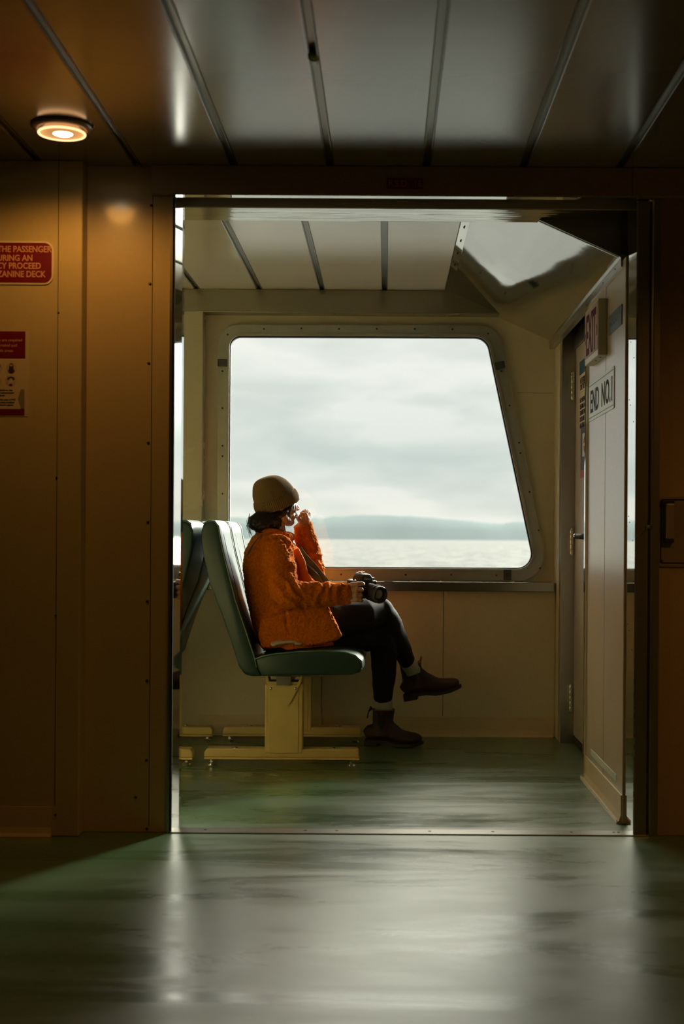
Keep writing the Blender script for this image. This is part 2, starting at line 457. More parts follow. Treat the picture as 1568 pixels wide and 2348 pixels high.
for px, py in ((347, 471), (344, 651), (341, 833), (340, 1015), (339, 1197), (338, 1379), (337, 1561), (336, 1743), (311, 1828), (337, 1900)): screw_on(px, py, YB, wp, .0048)
def cove(path_axis, u0, u1, face, sign, h=.095, flare=.010, t=.004):
    """vinyl skirting profile, pushed out at the toe; returns geometry extruded along u"""
    pr = [(0, h), (t, h), (t, .03), (t+flare*.4, .012), (t+flare, .002), (t+flare, 0), (0, 0)]
    if path_axis == 'x': return prism([pr], lambda a, b, w: (u0+(u1-u0)*w, face+sign*a, b))
    return prism([pr], lambda a, b, w: (face+sign*a, u0+(u1-u0)*w, b))
structure('baseboard_left', cove('x', XL, UX(118, 1880, YA), YA, -1), 'cove')
# lintel
xh = UX(345, 420, 4.37)
lin = structure('wall_lintel', box(xh, XR, 4.37, 4.403, R(1.107), CZ), 'lintel', bevel=.003)
mk('seam', box(UX(1450, 420, 4.37)-.001, UX(1450, 420, 4.37)+.001, 4.3694, 4.372, R(1.107), CZ), 'dark', lin)
structure('trim_lintel_core', join(box(XJL-.01, .86, 4.52, 4.70, R(1.102), CZ+.01), box(XJL-.01, .89, 4.403, 4.53, R(1.15), CZ+.034)), 'steel_dark')
sf = structure('trim_soffit', box(XJL, .86, 4.3705, 4.4025, R(1.103), R(1.107)), 'mirror_steel')
structure('trim_soffit', box(XJL-.005, XJR+.04, 4.5205, 4.70, R(1.098), R(1.102)), 'soffit_steel')
# left jamb
structure('trim_jamb', box(XJL-.003, XJL+.006, YB-.006, YT, 0, R(1.107)), 'steel_frame')
structure('trim_jamb', join(box(XJL+.006, XJL+.0125, YB-.001, YT, 0, R(1.10))), 'dark')
structure('trim_jamb', prism([[(XJL+.0125, YB+.008), (XJL+.0125+.0115, YB+.082), (XJL+.018, YB+.088), (XJL+.016, YT+.01), (XJL+.0062, YT+.01), (XJL+.0062, YB+.008)]], lambda a, b, w: (a, b, .002+w*(R(1.10)-.002))), 'mirror_steel')
# right jamb
jr = structure('trim_jamb', box(XJR, XJR+.005, YB+.004, YT, .002, R(1.10)), 'mirror_steel')
for y in (4.52, 4.50, 4.44):
    for z in (1.62, 1.41, 1.02, .66): mk('rivet', cyl((XJR-.001, y, z+(y-4.5)), (XJR+.002, y, z+(y-4.5)), .0022, n=8), 'screw', jr)
structure('trim_jamb', box(XJR+.005, .852, YB, YT, 0, R(1.10)), 'steel_dark')
structure('trim_jamb', prism([[(.852, YB+.01), (.864, YB-.006), (.864, YT), (.852, YT)]], lambda a, b, w: (a, b, w*R(1.105))), 'steel_frame')
structure('trim_jamb', box(.864, .888, YB-.01, YT, 0, R(1.105)), 'steel_dark', bevel=.002)
structure('wall_right', box(.888, XR, YB, YT, 0, CZ+.034), 'laminate_right', bevel=.002)
# threshold
th = structure('trim_threshold', box(XJL+.004, .86, 4.385, 4.455, -.001, .004), 'steel_frame', bevel=.0015)
mk('groove', box(XJL+.004, XJR, 4.455, 4.462, 0, .0025), 'dark', th)
for px in (470, 700, 772, 985, 1130, 1310, 1408, 1418): 
    p = J(px, 1908, 4.42); mk('screw', cyl((p.x, 4.425, .003), (p.x, 4.425, .0052), .005, n=12), 'screw', th)
# cabin shell behind the camera
structure('wall_rear', box(XL-.05, XR+.05, YF-.05, YF, 0, CZ+.05), 'laminate')
structure('wall_port', box(XL-.05, XL, YF-.05, 6.76, 0, CZ+.05), 'laminate')
structure('wall_starboard', box(XR, XR+.05, YF-.05, YT, 0, CZ+.05), 'laminate_right')
# ---------------- alcove: side wall, door, sloped steel soffit
YD0, YD1 = 5.42, 6.38
zs1_ = EYE-.19
XD = .885
structure('wall_starboard', box(XS, .93, YT, YD0, 0, R(.955)), 'laminate_side', bevel=.003)
sw = bpy.context.scene.objects['wall_starboard.001']
mk('seam', box(XS-.0006, XS+.003, 4.972, 4.974, .095, R(.93)), 'dark', sw)
structure('baseboard_right', cove('y', YT+.005, YD0+.006, XS, -1, .097, .014, .004), 'cove')
structure('trim_skirting_edge', box(XS-.0185, XS-.0165, YT+.005, YD0+.006, .0005, .014), 'cove_edge')
mk('old_tape_strip', box(XS-.0012, XS, 4.69, 5.27, .122, .146), 'tape', label='pale strip of old tape along the wall just above the skirting', cat='tape')
structure('trim_corner', box(XS-.010, XS+.002, YD0-.022, YD0+.008, .0, R(.94)), 'mirror_steel', bevel=.001)
structure('wall_hull', box(.93, .98, YT, 6.76, 0, CZ+.05), 'window_wall')
structure('wall_starboard', join(box(.825, .93, YD1+.07, 6.659, 0, R(.98)), box(.825, .93, 6.655, 6.76, 0, zs1_), box(XD+.01, .93, YD0, YD1+.07, R(.955), R(.985))), 'window_wall', bevel=.003)
fr = structure('trim_door_frame', join(box(.825, .895, YD1, YD1+.07, 0, R(.975)), box(XD-.004, .93, YD0, YD1, R(.895), R(.965)), box(XD+.03, .93, YD0-.03, YD0+.02, 0, R(.965))), 'steel_frame', bevel=.002)
dr = structure('door_1', box(XD+.004, .925, YD0+.0, YD1-.004, .035, R(.893)), 'door', bevel=.002)
mk('door_sweep', box(XD+.002, .925, YD0, YD1-.004, .004, .04), 'rubber', dr)
mk('strip', box(XD+.002, XD+.006, YD0+.22, YD0+.23, .04, R(.89)), 'pale_print', dr)
lv = join(cyl((XD+.004, 5.60, R(.005)), (XD-.010, 5.60, R(.005)), .027, n=24), cyl((XD-.008, 5.60, R(.005)), (.835, 5.62, R(.005)), .011, n=16))
dh = mk('door_handle', lv, 'chrome', dr, smooth=True, bevel=.001)
mk('grip', cyl((.845, 5.615, R(.007)), (.80, 5.68, R(.010)), .0135, .0115, n=20), 'rubber', dh, smooth=True)
mk('end_cap', cyl((.80, 5.68, R(.010)), (.7965, 5.686, R(.0102)), .0122, .0115, n=20), 'chrome', dh, smooth=True)
for py in (885, 1243, 1601):
    z = UZ(1303, py, YD1-.01); g = []
    for k in range(5): g.append(cyl((.874, YD1-.012, z-.062+.025*k+.0008), (.874, YD1-.012, z-.062+.025*(k+1)-.0008), .0085, n=16))
    g.append(cyl((.874, YD1-.012, z-.066), (.874, YD1-.012, z+.066), .005, n=12))
    hg = mk('hinge', join(*g), 'chrome', dr, smooth=True, bevel=.0008)
    mk('hinge_leaf', box(.853, .874, YD1-.003, YD1-.0005, z-.06, z+.06), 'steel_frame', hg)
# sloped polished soffit, slightly oil-canned
X0, Z0, X1, Z1 = .289, CZ, .820, R(.965)
vs, fs = [], []; NU, NV = 48, 64
nrm = V((Z0-Z1, 0, X1-X0)).normalized()
for i in range(NU+1):
    for j in range(NV+1):
        s, t = i/NU, j/NV
        y = 4.66 + (YW+.02-4.66)*t
        e = sin(pi*s)*sin(pi*t)
        d = e*(.0045*sin(2.2*pi*t+1.1) + .003*sin(2.6*pi*s+3*t) + .002*noise.noise(V((s*3, t*4, .3))))
        vs.append(V((X0+(X1-X0)*s, y, Z0+(Z1-Z0)*s)) + nrm*d)
for i in range(NU):
    for j in range(NV):
        a = i*(NV+1)+j; fs.append((a, a+1, a+NV+2, a+NV+1))
sl = structure('ceiling_slope', (vs, fs), 'sheet_steel', smooth=True)
sm = sl.modifiers.new('solid', 'SOLIDIFY'); sm.thickness = .004; sm.offset = 1 if sl.data.polygons[0].normal.z < 0 else -1
if sl.data.polygons[0].normal.z > 0: sl.data.flip_normals(); sm.offset = -1
else: sm.offset = -1
et = structure('trim_slope_upper', prism([[(X0-.012, CZ-.001), (X0+.018, CZ-.012), (X0+.020, CZ-.008), (X0-.012, CZ+.004)]], XZ, 4.66, YB0), 'mirror_steel')
for k in range(7):
    y = 4.95+.24*k; mk('screw', cyl((X0+.003, y, CZ-.012), (X0+.003, y, CZ-.003), .003, n=10), 'screw', et)
lt = structure('trim_slope_lower', prism([[(XS-.006, R(.932)), (XS+.02, R(.932)), (XS+.02, R(.975)), (XS-.008, R(.972)), (XS-.010, R(.966)), (XS-.006, R(.962))]], XZ, YT+.06, YW), 'steel_frame')
for k in range(8):
    y = 4.75+.26*k; mk('screw', cyl((XS-.008, y, R(.948)), (XS-.004, y, R(.948)), .003, n=10), 'bright_screw', lt)
structure('trim_gusset', prism([[(X0-.02, CZ), (X0, CZ), (.86, R(.944)), (.86, CZ)]], XZ, 4.655, 4.66), 'steel_dark')
# ---------------- back wall
xc0, xc1 = UX(413, 1000, YB0), UX(464, 900, YB0)
zb = R(1.088)
zs1, zs0 = UZ(1000, 1334, 6.52), UZ(1000, 1356, 6.52)
structure('wall_back', box(XL, .824, YB0, 6.76, 0, zs1-.004), 'laminate_back', bevel=.002)
wb = bpy.context.scene.objects['wall_back']
for px in (1018, 740): seamline(px, YB0, .1, zs0, wb)
structure('baseboard_back', join(cove('x', UX(740, 1650, YB0), .815, YB0, -1, .098, .008), cove('x', -.90, UX(738, 1650, YB0), YB0, -1, .098, .006)), 'cove')
bm_ = structure('trim_beam', prism([[(XL, zb), (.548, zb), (.30, CZ), (XL, CZ)]], XZ, YB0, YW+.05), 'beam_metal', bevel=.002)
for px in (536, 767, 951, 1120): 
    p = J(px, 724, 6.6); mk('screw', cyl((p.x, 6.60, zb-.002), (p.x, 6.60, zb+.001), .004, n=10), 'bright_screw', bm_)
structure('trim_column', box(xc0, xc1, YB0+.001, YW+.05, 0, CZ), 'beam', bevel=.003)
# the raked window
inner_px = [(523, 1301), (1229, 1305), (1117, 772), (526, 770)]
outer_px = [(497, 1330), (1258, 1332), (1143, 746), (500, 745)]
def loop(pxs, D, rad, n=8): return rpoly([(UX(x, y, D), UZ(x, y, D)) for x, y in pxs], rad, n)
FI = loop(inner_px, 6.63, (.03, .075, .075, .055)); FO = loop(outer_px, 6.63, (.05, .12, .12, .10))
hole = loop([(515, 1308), (1238, 1312), (1126, 763), (517, 761)], 6.66, (.04, .08, .08, .06))
# neighbouring window of the same row, further along the hull
f2 = [(-2.55, .80), (-1.15, .80), (-1.15, 1.93), (-2.55, 1.93)]
h2 = rpoly(f2, .06); g2 = rpoly([(-2.60, .75), (-1.10, .75), (-1.10, 1.98), (-2.60, 1.98)], .09)
structure('wall_window', prism([[(XL, zs1-.03), (.935, zs1-.03), (.935, CZ+.03), (XL, CZ+.03)], hole[::-1], h2[::-1]], XZ, YW, YW+.05), 'window_wall')
ww = bpy.context.scene.objects['wall_window']
mk('seam', box(UX(1185, 900, YW), UX(1268, 900, YW), YW-.0006, YW+.002, R(.715), R(.7165)), 'dark', ww)
win = structure('window_1', prism([FO, FI[::-1]], XZ, 6.628, YW), 'alu', bevel=.004)
def inset(l, d):
    k = len(l); out = []
    for i in range(k):
        a, b = V(l[i-1]), V(l[(i+1) % k]); t = (b-a)
        if t.length < 1e-9: out.append(l[i]); continue
        t.normalize(); out.append((l[i][0]-t.y*d, l[i][1]+t.x*d))
    return out
mk('glazing_bead', prism([inset(FI, -.012), inset(FI, .001)[::-1]], XZ, 6.620, 6.630), 'alu', win, bevel=.002)
mk('outer_lip', prism([inset(FO, -.004), inset(FO, .010)[::-1]], XZ, 6.640, 6.6605), 'window_wall', win, bevel=.002)
mk('gasket', prism([inset(FI, -.004), inset(FI, .006)[::-1]], XZ, 6.634, 6.662), 'rubber', win)
mk('pane', prism([inset(FI, -.002)], XZ, 6.645, 6.651), 'glass', win)
for px, py in ((605, 754), (691, 753), (777, 754), (864, 754), (951, 754), (1037, 755), (1119, 765), (1149, 851), (1168, 930), (1190, 1015), (1193, 1039), (1214, 1128), (1235, 1216), (1238, 1303),
               (522, 767), (510, 851), (510, 936), (510, 1022), (510, 1046), (510, 1132), (700, 1317), (782, 1317), (930, 1318), (1034, 1318), (1138, 1319)):
    screw_on(px, py, 6.627, win, .0045)
for px, py, a in ((510, 832, 0), (1146, 838, .21), (1163, 1318, 0)):
    p = J(px, py, 6.622)
    u = V((cos(a), 0, sin(a)*1)); w = V((-sin(a), 0, cos(a)))
    hw, hh = (.024, .018) if py < 1000 else (.019, .026)
    mk('window_clip', join(obox(p, (u, (0, 1, 0), w), (hw, .008, hh)), obox(p+V((0, -.008, 0)), (u, (0, 1, 0), w), (hw*.6, .004, hh*.5))), 'slate', win, bevel=.003)
w2 = structure('window_2', prism([g2, h2[::-1]], XZ, 6.628, YW), 'alu', bevel=.004)
mk('pane', prism([h2], XZ, 6.645, 6.651), 'glass', w2)
sill = structure('trim_sill', box(XL, .812, 6.52, YW, zs0, zs1), 'sill_steel', bevel=.003)
for px in (760, 942, 1010, 1178): 
    p = J(px, 1330, 6.58); mk('screw', cyl((p.x, 6.585, zs1-.001), (p.x, 6.585, zs1+.005), .005, n=12), 'bright_screw', sill, smooth=True)
p = J(886, 1345, 6.519); mk('joint_plate', box(p.x-.012, p.x+.03, 6.5185, 6.6, zs0+.001, zs1+.0015), 'sill_steel', sill)

# ------------------------------------------------------------------ outside
sea = structure('sea', prism([[(-30000, 6.9), (30000, 6.9), (30000, 26000), (-30000, 26000)]], XY, R(-8.6), R(-8.5)), 'sea')
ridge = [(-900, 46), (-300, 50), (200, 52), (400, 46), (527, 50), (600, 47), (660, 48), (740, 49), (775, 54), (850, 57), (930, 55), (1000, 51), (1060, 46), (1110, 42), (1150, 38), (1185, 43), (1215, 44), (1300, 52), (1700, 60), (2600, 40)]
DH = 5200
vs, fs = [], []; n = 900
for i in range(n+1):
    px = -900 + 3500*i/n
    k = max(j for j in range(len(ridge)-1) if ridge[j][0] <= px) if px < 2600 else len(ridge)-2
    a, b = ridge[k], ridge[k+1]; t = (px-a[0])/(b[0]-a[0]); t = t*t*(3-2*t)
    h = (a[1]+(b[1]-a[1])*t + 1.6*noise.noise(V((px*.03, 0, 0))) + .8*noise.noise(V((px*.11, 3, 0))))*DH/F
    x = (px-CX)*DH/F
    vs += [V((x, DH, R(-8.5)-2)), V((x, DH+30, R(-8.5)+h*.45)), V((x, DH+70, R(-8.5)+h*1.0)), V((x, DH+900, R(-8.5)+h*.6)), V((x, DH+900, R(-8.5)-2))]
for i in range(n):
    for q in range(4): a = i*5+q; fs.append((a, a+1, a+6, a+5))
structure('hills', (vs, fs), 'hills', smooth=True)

# ------------------------------------------------------------------ fittings and signs
# ceiling downlight
p = J(142, 288, 3.96); dl = empty('ceiling_downlight', (p.x, p.y, CZ), 'round recessed ceiling downlight glowing warm above the red notice', 'ceiling light')
mk('trim_ring', rev([(0, .088), (.004, .090), (.009, .086), (.013, .077), (.015, .073), (.013, .068), (0, .068)], (p.x, p.y, CZ+.0005), (0, 0, -1), 48), 'box_inner', dl, smooth=True)
mk('reflector', rev([(.024, .0655), (.016, .060), (.004, .050), (-.004, .036), (-.006, .0002)], (p.x, p.y, CZ), (0, 0, -1), 48), 'lamp_lens', dl, smooth=True)
mk('glowing_rim', loft([(p.x+.0665*cos(t*pi/24), p.y+.0665*sin(t*pi/24), CZ-.024) for t in range(48)], .0035, n=10, closed=True), 'lamp_rim', dl, smooth=True)
mk('bulb', ell((p.x+.002, p.y+.004, CZ-.016), (.035, .035, .014), nu=32), 'lamp_bulb', dl, smooth=True)
mk('latch', box(p.x+.082, p.x+.094, p.y-.004, p.y+.004, CZ-.008, CZ), 'chrome', dl, bevel=.002)
LAMP = V((p.x, p.y, CZ-.03))
# lintel plaque
pl = empty('lintel_plaque', J(928, 421, 4.3695), 'small dark red plaque lettered F.S.D. 16 on the lintel above the opening', 'sign')
a, b = J(887, 408, 4.3695), J(970, 434, 4.3695)
mk('plate', box(a.x, b.x, 4.3675, 4.3699, b.z, a.z), 'plaque', pl, bevel=.0008)
mk('lettering', text_geo('F.S.D.', .0315, (a.x+.004, 4.3675, b.z+.007), (1, 0, 0), (0, -1, 0), bold=.0003, sx=.93), 'plaque_text', pl)
mk('lettering', text_geo('16', .0315, (b.x-.003, 4.3675, b.z+.007), (1, 0, 0), (0, -1, 0), align='RIGHT', bold=.0003, sx=.9), 'plaque_text', pl)
# red emergency notice
sg = empty('emergency_notice', J(40, 603, YA-.003), 'dark red rounded notice about mezzanine deck with pale lettering, on wall under the downlight', 'sign')
a, b = J(124, 551, YA), J(0, 654, YA)
x0 = a.x-.46; zt, zl = J(60, 553, YA).z, J(60, 653, YA).z
mk('plate', prism([rrect(x0, a.x, zl, zt, .030)], XZ, YA-.004, YA-.0003), 'sign_border', sg, bevel=.001)
mk('red_panel', prism([rrect(x0+.006, a.x-.006, zl+.006, zt-.006, .025)], XZ, YA-.0048, YA-.004), 'red_sign', sg)
for s, px, py in (('TO THE PASSENGER', 119, 579), ('DECK DURING AN', 76, 599), ('EMERGENCY PROCEED', 95, 617), ('TO MEZZANINE DECK', 105, 636)):
    q = J(px, py, YA); mk('lettering', text_geo(s, .0275, (q.x, YA-.0048, q.z), (1, 0, 0), (0, -1, 0), align='RIGHT', bold=.0006, sx=.86), 'sign_text', sg)
# face covering poster
po = empty('wall_poster', J(20, 855, YA-.001), 'white poster with red bands and small portrait circles, below the red notice', 'poster')
xr = UX(66, 856, YA); zt, zl = UZ(40, 758, YA), UZ(40, 955, YA); xw = .36
def Q(px, py): return J(px, py, YA-.0012)
mk('paper', box(xr-xw, xr, YA-.0012, YA-.0002, zl, zt), 'paper', po)
def flat(g_loops, m, name='printed_shape', d=.0006): mk(name, prism(g_loops, XZ, YA-.0012-d, YA-.0011), m, po)
def rectpx(x0, y0, x1, y1): 
    a, b = Q(x0, y0), Q(x1, y1); return [(a.x, b.z), (b.x, b.z), (b.x, a.z), (a.x, a.z)]
flat([rectpx(-75, 759, 58, 822)], 'red_sign', 'red_band'); flat([rectpx(-75, 937, 56, 953)], 'red_sign', 'red_band')
for s, py in (('Face coverings are required', 783), ('in the terminal and', 795), ('cabin areas', 807)):
    q = Q({783: 51, 795: 39, 807: 30}[py], py); mk('lettering', text_geo(s, .0128, (q.x, YA-.0018, q.z), (1, 0, 0), (0, -1, 0), align='RIGHT', bold=.00015), 'sign_text', po)
for cx_, cy_, k in ((26, 844, 0), (25, 873, 1), (-7, 844, 1), (-8, 873, 0), (-40, 844, 0), (-40, 873, 1)):
    c_ = Q(cx_, cy_); rr = 12.3/716
    flat([[(c_.x+rr*cos(t*pi/18), c_.z+rr*sin(t*pi/18)) for t in range(36)]], 'circle_print', 'portrait_circle')
    def blob(dx, dy, rx, ry, m, d):
        flat([[(c_.x+dx*rr+rx*rr*cos(t*pi/12), c_.z+dy*rr+ry*rr*sin(t*pi/12)) for t in range(24)]], m, 'portrait', d)
    if k == 0:
        blob(0, -.55, .62, .42, 'red_sign', .0008); blob(0, 0, .42, .92, 'black_print', .0010); blob(0, .5, .22, .18, 'skin_print', .0012)
    else:
        blob(0, .35, .68, .42, 'black_print', .0008); blob(0, -.1, .40, .55, 'cream_cloth' if False else 'paper', .0010); blob(0, -.75, .33, .20, 'red_sign', .0011)
for s, x_, py in (('To follow state guidance, face', 29, 896), ('coverings inside transportation', 33, 902), ('are required in all instances.', 12, 908), ('While in the outside areas of WSF', 36, 918), ('passengers are asked to please', 33, 924), ('wear them, using interior spaces.', 31, 930)):
    q = Q(x_, py); mk('lettering', text_geo(s, .0072, (q.x, YA-.0014, q.z), (1, 0, 0), (0, -1, 0), align='RIGHT', bold=.0001), 'black_print', po)
flat([[(Q(x, y).x, Q(x, y).z) for x, y in ((48, 937), (41, 914), (48, 893), (56, 893), (56, 937))]], 'grey_print', 'grey_shape')
# sliding door pull in its recessed plate
D_ = YB
a = J(1506, 1138, D_); b = J(1570, 1300, D_)
dp = empty('recessed_door_pull', ((a.x+1.10)/2, YB, (a.z+b.z)/2), 'square metal plate with recessed pull handle on the dark panel beside the opening', 'door pull')
mk('rim', prism([rrect(a.x, 1.125, b.z, a.z, .016), rrect(a.x+.009, 1.116, b.z+.009, a.z-.009, .010)[::-1]], XZ, YB-.007, YB), 'box_inner', dp, bevel=.002)
mk('groove', prism([rrect(a.x+.009, 1.116, b.z+.009, a.z-.009, .010)], XZ, YB-.001, YB), 'dark', dp)
mk('recess_plate', prism([rrect(a.x+.014, 1.111, b.z+.014, a.z-.014, .008)], XZ, YB-.004, YB), 'box_inner', dp, bevel=.0015)
h0, h1 = J(1523, 1155, D_), J(1541, 1236, D_)
hb = mk('handle', box(h0.x, h1.x, YB-.034, YB-.026, h1.z, h0.z), 'grip_alu', dp, bevel=.003)
mk('handle_mount', box(h0.x-.010, h1.x+.001, YB-.030, YB-.003, h0.z, h0.z+.012), 'rubber', hb, bevel=.002)
mk('handle_mount', box(h0.x-.002, h1.x+.001, YB-.030, YB-.003, h1.z-.012, h1.z), 'rubber', hb, bevel=.002)
q = J(1516, 1286, YB); mk('screw', cyl(q+V((0, -.003, 0)), q+V((0, -.006, 0)), .004, n=14), 'screw', dp)
# jamb hook
q = J(1482, 1208, YB)
hk = empty('jamb_hook', (q.x, YB-.006, q.z), 'tiny steel hook on the metal door jamb beside the recessed pull', 'hook')
mk('hook_plate', box(q.x-.002, q.x+.010, YB-.010, YB-.004, q.z-.005, q.z+.005), 'steel_dark', hk, bevel=.001)
mk('hook_arm', loft([(q.x+.004, YB-.008, q.z), (q.x+.003, YB-.024, q.z), (q.x-.004, YB-.030, q.z-.002), (q.x-.006, YB-.026, q.z-.012)], [.0022]*4, n=10), 'chrome', hk, smooth=True)
mk('hook_pin', cyl((q.x+.006, YB-.008, q.z), (q.x+.006, YB-.008, q.z+.018), .0013, n=8), 'screw', hk)
# side wall signs: U runs towards the camera
US, NS = (0, -1, 0), (-1, 0, 0)
def yat(px, X, py=900): 
    # depth at which x = X shows at px
    return X*F/((px-CX)*CR-(CY-py)*SR)
en = empty('end_plate', (XS, 4.96, R(.53)), 'white plate lettered END NO.1 on the side wall below the exit sign', 'sign')
y0, y1 = yat(1352, XS, 910), yat(1409, XS, 890)
z1, z0 = R(.612), R(.462)
mk('plate', prism([rrect(y1, y0, z0, z1, .003, 3)], YZ, XS-.003, XS), 'white_plate', en)
L_ = y0-y1
for zz in (z0+.012, z1-.012): mk('rule', box(XS-.0036, XS-.003, y1+.004, y0-.004, zz-.0009, zz+.0009), 'plate_text', en)
mk('lettering', fit_text('END', .122, XS-.003, yat(1355.5, XS, 925), yat(1374.8, XS, 915), z0+.032, US, NS, bold=.0022), 'plate_text', en)
mk('lettering', fit_text('NO.1', .122, XS-.003, yat(1381, XS, 910), yat(1405.5, XS, 900), z0+.032, US, NS, bold=.0022), 'plate_text', en)
xe = XS-.034
ye0, ye1 = yat(1341, xe, 770), yat(1371, xe, 740)
ze1, ze0 = R(.880), R(.672)
ex = empty('exit_sign', (XS, (ye0+ye1)/2, ze0), 'boxy exit sign with red letters and side chevrons on the wall above the END plate', 'exit sign')
mk('housing', box(xe, XS, ye1, ye0, ze0, ze1), 'exit_box', ex, bevel=.003)
mk('face_panel', box(xe-.0012, xe, ye1+.006, ye0-.006, ze0+.022, ze1-.008), 'exit_face', ex)
mk('lettering', fit_text('EXIT', .215, xe-.0012, ye0-.045, ye1+.040, ze0+.034, US, NS, bold=.004), 'exit_text', ex)
for sg_, yy in ((1, ye0-.012), (-1, ye1+.012)):
    mk('chevron', prism([[(yy, R(.77)), (yy-sg_*.022, R(.792)), (yy-sg_*.022, R(.784)), (yy-sg_*.008, R(.77)), (yy-sg_*.022, R(.756)), (yy-sg_*.022, R(.748))]], YZ, xe-.0022, xe-.0012), 'exit_text', ex)
for yy in (ye1+.06, ye1+.16): mk('screw', cyl((xe+.018, yy, ze0-.002), (xe+.018, yy, ze0+.001), .004, n=10), 'screw', ex)
tp = empty('tactile_plate', (XS, 4.66, R(.80)), 'small dark slate plate with raised dots near the top of the side wall', 'sign')
ya, yb_ = yat(1398, XS, 720), yat(1427, XS, 710)
yb_ = max(yb_, YT+.01)
tp_z1, tp_z0 = R(.805), R(.735)
mk('plate', prism([rrect(yb_, ya, tp_z0, tp_z1, .003, 3)], YZ, XS-.003, XS), 'slate', tp)
for i in range(14):
    for j in range(3):
        if (i*7+j*5) % 3: 
            y = yb_+.02+(ya-yb_-.04)*i/13; z = (tp_z0+tp_z1)/2-.008+.008*j
            mk('raised_dot', ell((XS-.003, y, z), .002, nu=8, nv=6), 'pale_print', tp)
# notices on the door
XN = XD+.004
nt1 = empty('door_notice', (XN, 6.0, R(.66)), 'tall door notice with blue heading and small print', 'notice')
mk('paper', box(XN-.0012, XN, 5.72, 6.235, R(.52), R(.812)), 'cove_edge', nt1)
mk('blue_heading', box(XN-.0018, XN-.0012, 5.72, 6.235, R(.750), R(.812)), 'blue', nt1)
for i, s in enumerate(('AUTHORIZED PERSONNEL', 'ONLY BEYOND THIS POINT', '', 'NO PASSENGERS BEYOND', 'THIS AREA. NOT PERMITTED', 'TO ENTER WHILE', 'DOORS ARE LOCKED', 'ALL OTHER AREAS')):
    if s: mk('lettering', text_geo(s, .040 if i < 2 else .032, (XN-.0014, 6.215, R(.708-.029*i)), US, NS, sx=.8), 'plate_text', nt1)
for zz in (R(.700), R(.669)): mk('rule', box(XN-.0014, XN-.0012, 5.75, 6.215, zz-.001, zz), 'plate_text', nt1)
nt2 = empty('door_warning', (XN, 6.0, R(.4)), 'grey door notice with red no-entry symbol and red bottom band', 'notice')
mk('card', box(XN-.0012, XN, 5.80, 6.19, R(.30), R(.515)), 'slate', nt2)
mk('red_band', box(XN-.0016, XN-.0012, 5.80, 6.19, R(.275), R(.310)), 'red_print', nt2)
mk('white_panel', box(XN-.0018, XN-.0012, 5.98, 6.13, R(.37), R(.475)), 'white_plate', nt2)
mk('red_circle', prism([[(6.055+.042*cos(t*pi/16), R(.4225)+.036*sin(t*pi/16)) for t in range(32)]], YZ, XN-.0024, XN-.0018), 'red_print', nt2)
mk('white_bar', box(XN-.003, XN-.0024, 6.025, 6.085, R(.416), R(.429)), 'white_plate', nt2)
# ------------------------------------------------------------------ benches
YN, YFAR = 5.60, 6.48
def bp(px, py): return (UX(px, py, YN), UZ(px, py, YN))
back_prof = [bp(*p) for p in ((461, 1214), (466, 1201), (478, 1193), (492, 1195), (500, 1206), (503, 1225), (512, 1268), (523, 1312), (539, 1376), (561, 1441), (583, 1508), (588, 1530), (598, 1551), (576, 1551), (560, 1547), (547, 1529), (530, 1474), (508, 1410), (481, 1340), (466, 1275), (461, 1240))]
seat_prof = [bp(*p) for p in ((585, 1512), (600, 1506), (625, 1501), (686, 1495), (747, 1493), (790, 1496), (815, 1504), (828, 1516), (831, 1531), (824, 1542), (808, 1547), (700, 1548), (640, 1549), (600, 1551), (590, 1535))]
bench = empty('ferry_bench', (-.78, 6.04, 0), 'green vinyl bench seat facing the door, with the woman sitting on it', 'bench')
def cushion(name, prof, y0, y1, crown):
    """profile slab whose sides are a little pinched and whose middle swells"""
    c = V((sum(p[0] for p in prof)/len(prof), sum(p[1] for p in prof)/len(prof))); ks = [0, .02, .06, .14, .3, .5, .7, .86, .94, .98, 1]
    vs, fs = [], []; n = len(prof)
    for k in ks:
        e = 1 - .035*max(0, (.04-min(k, 1-k))/.04)**1.5
        sw = crown*(1-(2*k-1)**4)
        for p in prof:
            d = V(p)-c; L = d.length
            q = c + d*(e if L else 1) + (d.normalized()*sw*.5 if L else d)
            vs.append(V((q.x, y0+(y1-y0)*k, q.y)))
    for i in range(len(ks)-1):
        for j in range(n): fs.append((i*n+j, i*n+(j+1) % n, (i+1)*n+(j+1) % n, (i+1)*n+j))
    fs.append(tuple(range(n))); fs.append(tuple((len(ks)-1)*n+j for j in range(n-1, -1, -1)))
    return vs, fs
for y0, y1 in ((YN, 6.02), (6.06, YFAR)):
    b_ = mk('backrest', cushion('b', back_prof, y0, y1, .010), 'vinyl', bench, smooth=True, bevel=.006)
    s_ = mk('seat', cushion('s', seat_prof, y0, y1, .016), 'vinyl', bench, smooth=True, bevel=.006)
    for yy in (y0+.004, y1-.004):
        mk('piping', loft([(x, yy, z) for x, z in back_prof[1:12]], .0035, n=8), 'piping', b_, smooth=True)
        mk('piping', loft([(x, yy, z+.001) for x, z in seat_prof[:10]], .0035, n=8), 'piping', s_, smooth=True)
    mid = [(x+.0045, 0, z) for x, z in back_prof[5:11]]
    for yy in (y0+.07, y1-.07):
        mk('seam', loft([(x+.0045, yy, z) for x, _, z in mid], .0011, n=6), 'vinyl', b_, smooth=True)
